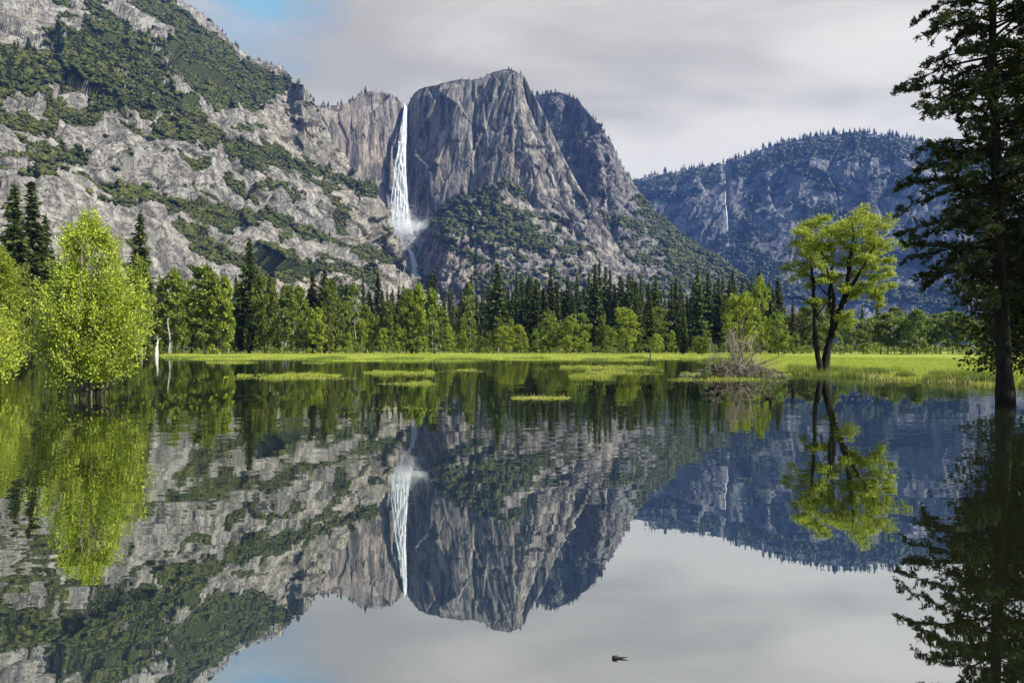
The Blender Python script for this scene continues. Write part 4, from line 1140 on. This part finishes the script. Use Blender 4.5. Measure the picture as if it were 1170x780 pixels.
def prof_poplar(h):
    # narrow at the foot, widest a little below the middle, pointed top
    return float(np.interp(h, [0.0, 0.12, 0.22, 0.38, 0.55, 0.72, 0.86, 0.95, 1.0], [0.35, 0.85, 1.06, 1.06, 0.90, 0.66, 0.38, 0.17, 0.05]))
leafy_clump("poplar_tree", 103, 455, 25.7, 6.75, 2.6, "bright yellow green many-stemmed tree standing in the water at left", "tree", POPLAR, 800, 104, 0.045, 9, 0.165, prof_poplar, [(0.15, 0, 1.0, 0.58), (-1.25, 0.2, 0.80, 0.50), (1.15, -0.2, 0.86, 0.52), (-0.55, -0.5, 0.93, 0.45), (1.75, 0.3, 0.60, 0.40), (-1.85, -0.1, 0.58, 0.38)])
def prof_round(h):
    return float(np.interp(h, [0.0, 0.1, 0.3, 0.6, 0.85, 1.0], [0.3, 0.8, 1.0, 0.95, 0.6, 0.12]))
leafy_clump("poplar_tree", -26, 448, 29.5, 3.9, 1.85, "low light green tree cut by the left picture edge, its boughs near the water", "tree", POPLAR, 300, 70, 0.055, 4, 0.16, prof_round)
leafy_clump("poplar_tree", -4, 424, 58, 10.6, 3.0, "taller mid green tree at the left edge behind the low one", "tree", BROAD_BRIGHT, 360, 70, 0.10, 4, 0.10, prof_round)

# --- the lone tree with two trunks at the meadow's edge ---------------------
def lone_tree():
    D = 50.0
    def p(px, py, d=0.0):
        return np.array([(px - 937) / F * D, d, (428.5 - py) / F * D])
    r = obj("oak_tree", None, None, tuple(at(937, 428.8, D)))
    r.location.z = -0.05
    def limb(name, pts, rad, sides=9):
        P = np.array(pts); n = 4 * len(P)
        t = np.linspace(0, len(P) - 1, n)
        Q_ = np.stack([np.interp(t, np.arange(len(P)), P[:, i]) for i in range(3)], -1)
        Q_ = np.stack([smooth1(Q_[:, i:i + 1], 2, 0)[:, 0] for i in range(3)], -1)
        Q_ += rng.normal(0, 0.02, Q_.shape)
        g = Geo(); g.tube(Q_, np.interp(t, np.arange(len(rad)), rad), sides)
        obj(name, g.mesh(name, BARK_DARK, True), r)
    limb("trunk", [p(942, 434), p(942, 424), p(944, 408), p(948, 388), p(953, 370), p(960, 352), p(966, 335), p(970, 315), p(975, 290, .3), p(984, 268, .4)], [0.42, 0.34, 0.28, 0.25, 0.215, 0.19, 0.165, 0.13, 0.09, 0.04])
    limb("trunk", [p(937, 434, -.1), p(937, 424, -.1), p(934, 408, -.1), p(931, 388), p(931, 365), p(930, 345), p(929, 322), p(927, 300), p(922, 280)], [0.28, 0.23, 0.19, 0.17, 0.145, 0.13, 0.11, 0.09, 0.04])
    limbs = [
        [p(949, 386), p(950, 362, -.3), p(949, 340, -.6), p(942, 318, -.8), p(936, 300, -.8), p(930, 275, -.6)],
        [p(953, 370), p(951, 345, .5), p(955, 322, .9), p(960, 300, 1.1), p(957, 272, 1.2)],
        [p(962, 348), p(972, 322, -.5), p(983, 300, -.9), p(992, 275, -1.2)],
        [p(966, 335), p(978, 322, .6), p(992, 313, 1.2), p(1008, 312, 1.4)],
        [p(968, 325), p(965, 300, -.6), p(968, 275, -1.0), p(966, 255, -1)],
        [p(949, 342, -.6), p(940, 335, -.4), p(930, 322, -.2), p(916, 305)],
        [p(930, 352), p(922, 342, .3), p(914, 338, .6), p(905, 340, .8)],
        [p(931, 365), p(944, 350, .5), p(950, 345, .6)],
        [p(975, 290, .3), p(990, 278, .8), p(1006, 265, 1.2)],
        [p(931, 385), p(922, 382), p(915, 383)],
        [p(960, 352), p(975, 335, -.2), p(985, 332, -.4), p(996, 345, -.6)],
        [p(929, 322), p(921, 306, .5), p(911, 292, .9)],
        [p(958, 300, 1.1), p(946, 282, 1.5), p(940, 262, 1.7)],
    ]
    for k, L in enumerate(limbs):
        r0 = [0.20, 0.17, 0.16, 0.12, 0.13, 0.09, 0.06, 0.07, 0.09, 0.045, 0.04, 0.07, 0.08][k]
        limb("limb", L, list(np.linspace(r0, 0.025, len(L))), 7)
    # foliage: flat layered sprays
    cl = [(905, 262, 9), (915, 255, 10), (927, 252, 10), (940, 249, 10), (952, 253, 9), (908, 275, 10), (920, 268, 11), (934, 265, 11), (905, 290, 9), (915, 285, 10), (928, 282, 10), (942, 275, 10), (909, 304, 7), (920, 300, 8), (932, 296, 8), (946, 290, 8),
          (962, 254, 10), (972, 248, 11), (984, 243, 11), (996, 243, 9), (1008, 252, 9), (1016, 262, 9), (966, 266, 11), (980, 260, 12), (994, 258, 11), (1008, 266, 10), (1018, 275, 8), (970, 280, 10), (985, 276, 11), (1000, 276, 11), (1013, 285, 9), (1017, 292, 6), (962, 293, 8), (976, 293, 9), (992, 291, 10), (1006, 297, 9), (1012, 306, 7), (985, 308, 9), (998, 312, 9), (1010, 322, 6), (978, 324, 8), (992, 327, 9), (1004, 335, 7), (1008, 342, 4),
          (960, 310, 6), (946, 308, 5), (955, 275, 9), (948, 262, 9), (936, 312, 6), (926, 316, 5), (950, 345, 6), (962, 362, 8), (955, 368, 7), (968, 366, 6), (950, 378, 5), (925, 347, 6), (935, 345, 5), (975, 340, 5), (960, 335, 5), (915, 352, 3)]
    bag = ([], [], [])
    tw = Geo()
    for x, y, s in cl:
        x = 961 + (x - 961) * 0.87; y = y + (5 if y < 335 else 0)
        for rep in range(3 if y < 335 else 2):
            dep = rng.normal(0, 1.35) if y < 335 else rng.normal(0, .6)
            c = p(x + rng.normal(0, 3.2), y + rng.normal(0, 3.5), dep)
            R_ = s * D / F
            # a fan of shoots spreading sideways and slightly down
            for q in range(8):
                a = rng.random() * 6.28
                tip = c + np.array([math.cos(a) * R_ * rng.uniform(.4, 1.12), math.sin(a) * R_ * rng.uniform(.5, 1.3), rng.normal(0.03, 0.36) * R_ - 0.04])
                P = curve(c + np.array([0, 0, -0.05]), tip, (0, 0, 0.10 * R_), 5)
                tw.tube(P, np.linspace(0.016, 0.005, 5), 4)
                n = 42
                t = rng.uniform(0.15, 1.05, n)[:, None]
                cc = P[0] + (P[-1] - P[0]) * t + rng.normal(0, 1, (n, 3)) * np.array([0.14, 0.14, 0.09])
                d = rdir(n) * np.array([1, 1, 0.45]) + np.array([0, 0, -0.18]); d = unit(d)
                sz = 0.066 * rng.uniform(0.6, 1.3, n)
                bag[0].append(cc); bag[1].append(d * sz[:, None]); bag[2].append(unit(np.cross(d, rdir(n, 1.6))) * (sz * 0.6)[:, None])
    obj("twigs", tw.mesh("twigs", BARK_DARK, True), r)
    obj("foliage", bag_geo(bag).mesh("foliage", OAKL), r)
    tag(r, "lone yellow green tree with two dark trunks at the meadow's edge", "tree")
lone_tree()

# --- the dark pine on the right and its neighbours ---------------------------
def big_pine(px, py, D, H, lean, label, seed_br, length, tuft, low=0.20):
    b = at(px, py, D); b[2] = -0.05
    r = obj("pine_tree", None, None, tuple(b))
    zs = np.linspace(-0.4, H, 24)
    cx = lean * (1 - np.exp(-zs / H * 2.2)) + 0.04 * np.sin(zs * 0.9)
    cy = 0.05 * np.sin(zs * 0.7 + 1)
    rad = 0.225 * (1 - np.clip(zs, 0, H) / H) ** 0.75 + 0.02
    rad[:2] *= 1.25
    g = Geo(); g.tube(np.stack([cx, cy, zs], -1), rad, 12)
    obj("trunk", g.mesh("trunk", BARK_DARK, True), r)
    bag = ([], [], []); nb = ([], [], [])
    tw = Geo(); bare = Geo()
    for q in range(seed_br):
        t = low + (1 - low) * (q + rng.random()) / seed_br
        z = H * t
        s = np.array([np.interp(z, zs, cx), np.interp(z, zs, cy), z])
        a = rng.random() * 6.28
        L = length * float(np.interp(t, [0.18, 0.3, 0.42, 0.55, 0.75, 1.0], [0.85, 1.2, 1.05, 0.85, 0.78, 0.12])) * rng.choice([0.45, 0.7, 0.9, 1.0, 1.25]) * rng.uniform(0.85, 1.12)
        L = min(L, 3.2)
        e = s + np.array([math.cos(a) * L, math.sin(a) * L, rng.uniform(-0.26, 0.14) * L])
        P = curve(s, e, np.array([0, 0, 0.10 * L]) + rng.normal(0, 0.14, 3), 8)
        tw.tube(P, np.linspace(0.045, 0.008, 8) * (0.5 + L / length * 0.6), 5)
        ntw = int(8 + L * 8)
        for k in range(ntw):
            tt = rng.uniform(0.22, 1.0)
            i = min(int(tt * 7), 6); base = P[i] + (P[i + 1] - P[i]) * (tt * 7 - i)
            ax = unit(P[i + 1] - P[i])
            side = unit(np.cross(ax, [0, 0, 1])) * rng.choice([-1, 1])
            l2 = rng.uniform(0.2, 0.6) * (1.15 - 0.6 * tt) * min(1, L / 1.5)
            tip = base + (ax * 0.7 + side * rng.uniform(0.3, 0.9) + np.array([0, 0, rng.normal(0.08, 0.45)])) * l2
            tw.tube(np.stack([base, (base + tip) / 2 + [0, 0, .03], tip]), [0.008, 0.006, 0.003], 4)
            n = tuft
            u = rng.random(n)[:, None] ** 0.6
            c = base + (tip - base) * u
            c = c + rng.normal(0, 0.035, (n, 3))
            d = unit(unit(tip - base) * 0.7 + rng.normal(0, 0.8, (n, 3)) + np.array([0, 0, 0.15]))
            sz = rng.uniform(0.05, 0.105, n)
            nb[0].append(c); nb[1].append(d * (sz * 1.3)[:, None]); nb[2].append(unit(np.cross(d, rdir(n))) * (sz * 0.30)[:, None])
    # dead bare twigs low on the trunk
    for q in range(22):
        z = H * rng.uniform(0.07, 0.22)
        s = np.array([np.interp(z, zs, cx), np.interp(z, zs, cy), z]); a = rng.uniform(1.8, 4.4) if q % 3 else rng.random() * 6.28
        L = rng.uniform(0.6, 1.5)
        e = s + np.array([math.cos(a) * L, math.sin(a) * L, -L * rng.uniform(0.1, 0.6)])
        P = curve(s, e, (0, 0, 0.2 * L), 7); bare.tube(P, np.linspace(0.016, 0.004, 7), 4)
        for k in range(5):
            i = int(rng.integers(2, 6)); dd = rdir(1)[0] * rng.uniform(0.15, 0.45); dd[2] -= 0.15
            bare.tube(curve(P[i], P[i] + dd, rng.normal(0, .05, 3), 4), [0.006, 0.005, 0.004, 0.002], 4)
    obj("boughs", tw.mesh("boughs", BARK_DARK, True), r)
    obj("dead_twigs", bare.mesh("dead_twigs", BARK_DARK, True), r)
    gg = Geo(); gg.leaves(np.vstack(nb[0]), np.vstack(nb[1]), np.vstack(nb[2]), 0.2)
    obj("needles", gg.mesh("needles", PINEL), r)
    tag(r, label, "pine")
big_pine(1150, 461, 23.4, 17.5, -0.55, "tall dark pine with a bare lower trunk standing in the water at right", 180, 2.75, 17)

def shade_tree(px, D, H, W_, label, n, per, leaf, low):
    x = (px - CX) / F * D
    z0 = float(meadow_z(np.array([x]), np.array([D]))[0])
    r = obj("leafy_tree", None, None, (x, D, min(z0, 0.2)))
    g = Geo(); zs = np.linspace(-.5, H * .85, 10)
    tp = np.stack([np.cumsum(rng.normal(0, .06, 10)), np.cumsum(rng.normal(0, .06, 10)), zs], -1)
    g.tube(tp, np.linspace(0.32, 0.05, 10), 10); obj("trunk", g.mesh("trunk", BARK_DARK, True), r)
    bag = ([], [], []); tw = Geo()
    for q in range(n):
        t = rng.beta(1.2, 1.2); z = H * (low + (1 - low) * t)
        prof = math.sin(min(1, 0.18 + t * 0.84) * math.pi) ** 0.55
        a = rng.random() * 6.28; rr = W_ * prof * rng.random() ** 0.5
        tip = np.array([math.cos(a) * rr, math.sin(a) * rr, z])
        k = int(np.argmin(np.abs(zs - (z - rr * 0.45)))); k = max(k, 2)
        P = curve(tp[k], tip, (0, 0, 0.1 * rr), 6)
        tw.tube(P, np.linspace(0.035, 0.006, 6), 4)
        spray(bag, P, per, 0.22, leaf, 0.1, 0.6, 0.5)
    obj("boughs", tw.mesh("boughs", BARK_DARK, True), r)
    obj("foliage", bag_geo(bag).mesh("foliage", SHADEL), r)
    tag(r, label, "tree")
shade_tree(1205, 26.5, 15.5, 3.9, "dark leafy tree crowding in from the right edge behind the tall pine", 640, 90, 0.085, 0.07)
shade_tree(1350, 27.0, 19.0, 4.2, "large unseen tree beyond the right picture edge, added to shade the pine", 260, 80, 0.085, 0.1)  # this one and the next: out of view, added to shade the pine
shade_tree(1420, 21.0, 21.0, 4.6, "unseen shading tree outside the right picture edge, nearest the pine", 240, 80, 0.09, 0.1)

# --- leafless brush on its muddy mound ---------------------------------------
def brush_pile():
    D = 44.5
    b = at(836, 431, D); b[2] = 0.0
    r = obj("dead_bush", None, None, tuple(b))
    k = D / F
    mv = ICO_V * (1 + rng.normal(0, 0.13, (len(ICO_V), 1)))
    mv2 = mv * np.array([1.0, 0.8, 0.46]) + np.array([-0.75, -0.35, 0.0])
    obj("mound", mesh_np("mound", mv2, [ICO_T], MUD), r)
    g = Geo()
    for q in range(36):
        a = rng.uniform(0, 6.28)
        el = rng.uniform(0.3, 1.45)
        L = rng.uniform(1.5, 3.5) * (0.78 + 0.35 * math.sin(el))
        d = np.array([math.cos(a) * math.cos(el) * 1.15, math.sin(a) * math.cos(el), math.sin(el) * 0.95])
        s = np.array([rng.normal(0.25, .55), rng.normal(0, .3), 0.1])
        P = curve(s, s + d * L, np.array([0, 0, 0.06 * L]) + rng.normal(0, .13, 3), 8)
        g.tube(P, np.linspace(0.034, 0.010, 8) * rng.uniform(.6, 1.2), 5)
        for m in range(7):
            i = int(rng.integers(2, 7)); dd = unit(d + rng.normal(0, 0.55, 3)) * rng.uniform(0.3, 0.95)
            P2 = curve(P[i], P[i] + dd, rng.normal(0, .06, 3), 5)
            g.tube(P2, np.linspace(0.016, 0.007, 5), 4)
            for m2 in range(3):
                dd2 = unit(dd + rng.normal(0, .4, 3)) * rng.uniform(.15, .4)
                g.tube(np.stack([P2[3], P2[3] + dd2 * .5 + rng.normal(0, .02, 3), P2[3] + dd2]), [0.006, 0.005, 0.003], 4)
    obj("stems", g.mesh("stems", TWIG, True), r)
    # low tangle lying on the water around the foot
    g = Geo()
    for q in range(300):
        c = np.array([rng.uniform(0.0, 3.2), rng.normal(0.2, .6), 0.0]) if q % 4 else np.array([rng.uniform(-2.9, 0.2), rng.normal(1.9, .5), 0.0])
        hgt = 0.8 * math.exp(-((c[0] - 0.6) / 2.2) ** 2) + 0.12
        s = c + np.array([0, 0, rng.uniform(-0.02, hgt)])
        d = np.array([rng.normal(0, 1), rng.normal(0, .6), rng.normal(0.05, 0.28)]) * rng.uniform(.25, .55)
        g.tube(curve(s, s + d, rng.normal(0, .05, 3), 4), [0.012, 0.01, 0.008, 0.004], 4)
    tag(obj("tangle", g.mesh("tangle", TWIG, True), r), kind="stuff")
    tag(r, "leafless grey brush pile on a dark muddy mound in the water", "dead bush")
brush_pile()

# --- floating twig close to the viewer ----------------------------------------
b = at(709.5, 752.5, 4.08)
g = Geo()
P = np.array([[-0.052, 0, 0.004], [-0.046, 0, 0.006], [-0.036, .001, 0.008], [-0.026, 0, 0.007], [-0.016, .002, 0.005], [0.0, 0, 0.005], [0.02, -.002, 0.007], [0.042, 0, 0.010]])
g.tube(P, [0.004, 0.0105, 0.012, 0.0085, 0.0055, 0.0055, 0.004, 0.0012], 8)
g.tube(np.array([[-0.022, 0, .01], [-0.019, .001, .02], [-0.021, .001, .024]]), [0.0028, 0.002, 0.001], 5)
tag(obj("floating_twig", g.mesh("floating_twig", MUD, True), None, (b[0], b[1], 0.0)), "short dark twig floating on the still water near the viewer", "twig")

# ------------------------------------------------------------------ grass
GRASS = leaf_mat("grass_blades", (0.22, 0.29, 0.03), (0.42, 0.46, 0.09), 0.4, 0.3, 0.0)
GRASS_D = leaf_mat("bank_grass_blades", (0.09, 0.15, 0.02), (0.22, 0.28, 0.05), 0.35, 0.5, 0.0)
def blades(xy, z, h, w, mat_name, mat, lean=0.35):
    n = len(xy)
    C = np.column_stack([xy, z])
    a = rng.random(n) * 6.28
    hh = h * rng.uniform(0.5, 1.25, n)
    U = np.stack([np.cos(a) * lean * hh * rng.random(n), np.sin(a) * lean * hh * rng.random(n), hh], -1)
    b_ = rng.random(n) * 6.28
    Vv = np.stack([np.cos(b_) * w, np.sin(b_) * w, 0 * b_], -1)
    g = Geo(); g.blades(C, U, Vv)
    return tag(obj(mat_name, g.mesh(mat_name, mat)), kind='stuff')
# meadow: thick near the shoreline
xs_, ys_ = [], []
def scatter(n, px0, px1, dmax):
    px = rng.uniform(px0, px1, n); sd_ = shore_D(px)
    D = sd_ + (dmax - 1) * sd_ * rng.random(n) ** 1.6 - 0.05 * sd_
    return (px - CX) / F * D, D
x1, y1 = scatter(90000, 182, 860, 2.4); x2, y2 = scatter(110000, 840, 1240, 2.9)
x = np.concatenate([x1, x2]); y = np.concatenate([y1, y2]); z = meadow_z(x, y)
k = z > -0.06
blades(np.column_stack([x[k], y[k]]), np.maximum(z[k], -0.05), np.where(y[k] > 90, 0.20, 0.16) * (0.7 + 0.5 * (vnoise(np.stack([x[k] / 3, y[k] / 4, 0 * x[k]], -1), 5) + 1) / 2), np.where(y[k] > 90, 0.05, 0.022), "meadow_grass", GRASS)
# taller sedge along the right bank
px = np.concatenate([rng.normal(1040, 15, 12000), rng.uniform(900, 1200, 20000), rng.normal(1125, 24, 9000), rng.normal(985, 16, 4500)])
D = shore_D(px) * rng.uniform(0.985, 1.12, len(px)) + rng.random(len(px)) ** 2 * 3
x = (px - CX) / F * D; z = meadow_z(x, D); n_ = vnoise(np.stack([x / 1.1, D / 1.6, 0 * x], -1), 9)
k = (n_ > -0.05) & (z > -0.25)
blades(np.column_stack([x[k], D[k]]), np.maximum(z[k], -0.06), 0.46 * (0.5 + 0.6 * np.clip(n_[k] + .4, 0, 1)), 0.016, "bank_sedge", GRASS_D, 0.5)
# grass mats in the open water
mats = [(270, 404, 429.5, 0.9, 7000), (295, 330, 431, 0.7, 800), (416, 497, 426.2, 0.7, 4200), (440, 494, 438.0, 0.5, 1800), (520, 545, 423, .4, 500),
        (640, 752, 419.5, 1.2, 5200), (668, 760, 424.5, 0.9, 5200), (650, 700, 430.5, .6, 1600), (235, 295, 414.2, 0.8, 2200), (345, 372, 414.6, .5, 500), (778, 800, 427, 0.5, 700), (255, 262, 431, .3, 120), (770, 870, 433, .5, 500), (880, 905, 428, .5, 700)]
XY, HH = [], []
for x0, x1_, yy, thick, n in mats:
    px = x0 + (x1_ - x0) * rng.beta(1.3, 1.3, n)
    py = yy + thick * rng.normal(0, 1.0, n) * np.sin((px - x0) / (x1_ - x0) * math.pi) ** 0.5
    D = F * EYE / (py - CY); x = (px - CX) / F * D
    q_ = vnoise(np.stack([x / 0.9, D / 2.2, 0 * x], -1), 31) + 0.5 * vnoise(np.stack([x / .3, D / .7, 0 * x], -1), 32)
    k = q_ > -0.28
    XY.append(np.column_stack([x, D])[k]); HH.append(0.20 * (0.6 + 0.9 * np.clip(q_[k], 0, 1)))
XY = np.vstack(XY); HH = np.concatenate(HH)
blades(XY, np.full(len(XY), -0.02), HH, 0.022, "water_grass", GRASS, 0.7)
# flat scum of leaves and stems on the water
XY = []
for x0, x1_, yy, th, n in [(584, 652, 454.5, 1.6, 900), (600, 760, 421, 2.0, 900), (668, 760, 426, 2.0, 1100), (262, 410, 432, 1.5, 900), (500, 560, 424, 1.2, 300), (430, 500, 438.5, .8, 400), (760, 900, 434, 2, 700), (420, 520, 467, 2, 40)]:
    px = x0 + (x1_ - x0) * rng.beta(1.4, 1.4, n); py = yy + th * rng.normal(0, .6, n)
    D = F * EYE / (py - CY); XY.append(np.column_stack([(px - CX) / F * D, D]))
XY = np.vstack(XY); n = len(XY)
a = rng.random(n) * 6.28; s = rng.uniform(0.04, 0.14, n)
U = np.stack([np.cos(a) * s, np.sin(a) * s, 0.0 * a + 0.004], -1); Vv = np.stack([-np.sin(a) * s * .35, np.cos(a) * s * .35, 0 * a], -1)
g = Geo(); g.leaves(np.column_stack([XY, np.full(n, 0.006)]), U, Vv, 0.05)
tag(obj("water_weed", g.mesh("water_weed", GRASS)), kind='stuff')

px = np.concatenate([rng.uniform(186, 860, 26000)]); D = shore_D(px) * rng.uniform(0.96, 1.10, len(px))
x = (px - CX) / F * D; z = meadow_z(x, D); n_ = vnoise(np.stack([x / 4.5, D / 9, 0 * x], -1), 19)
k = (n_ > 0.05) & (z > -0.2)
blades(np.column_stack([x[k], D[k]]), np.maximum(z[k], -0.05), 0.5 * (0.4 + n_[k]), 0.05, "shore_sedge", GRASS_D, 0.4)

# last year's dead stalks among the green
STRAW = leaf_mat("straw", (0.30, 0.24, 0.11), (0.52, 0.44, 0.24), 0.2, 0.5, 0.0)
px = np.concatenate([rng.uniform(186, 1200, 1700), rng.normal(1000, 60, 150)]); D = shore_D(px) * (0.97 + 0.25 * rng.random(len(px)) ** 2)
x = (px - CX) / F * D; z = meadow_z(x, D); n_ = vnoise(np.stack([x / 2.0, D / 4.0, 0 * x], -1), 57)
k = (n_ > 0.1) & (z > -0.25)
pick = rng.integers(0, len(XY), 200)
blades(np.vstack([np.column_stack([x[k], D[k]]), XY[pick]]), np.concatenate([np.maximum(z[k], -0.05), np.full(200, -0.02)]), np.concatenate([0.42 * (0.6 + n_[k]), np.full(200, 0.2)]), 0.016, "dead_stalks", STRAW, 0.6)
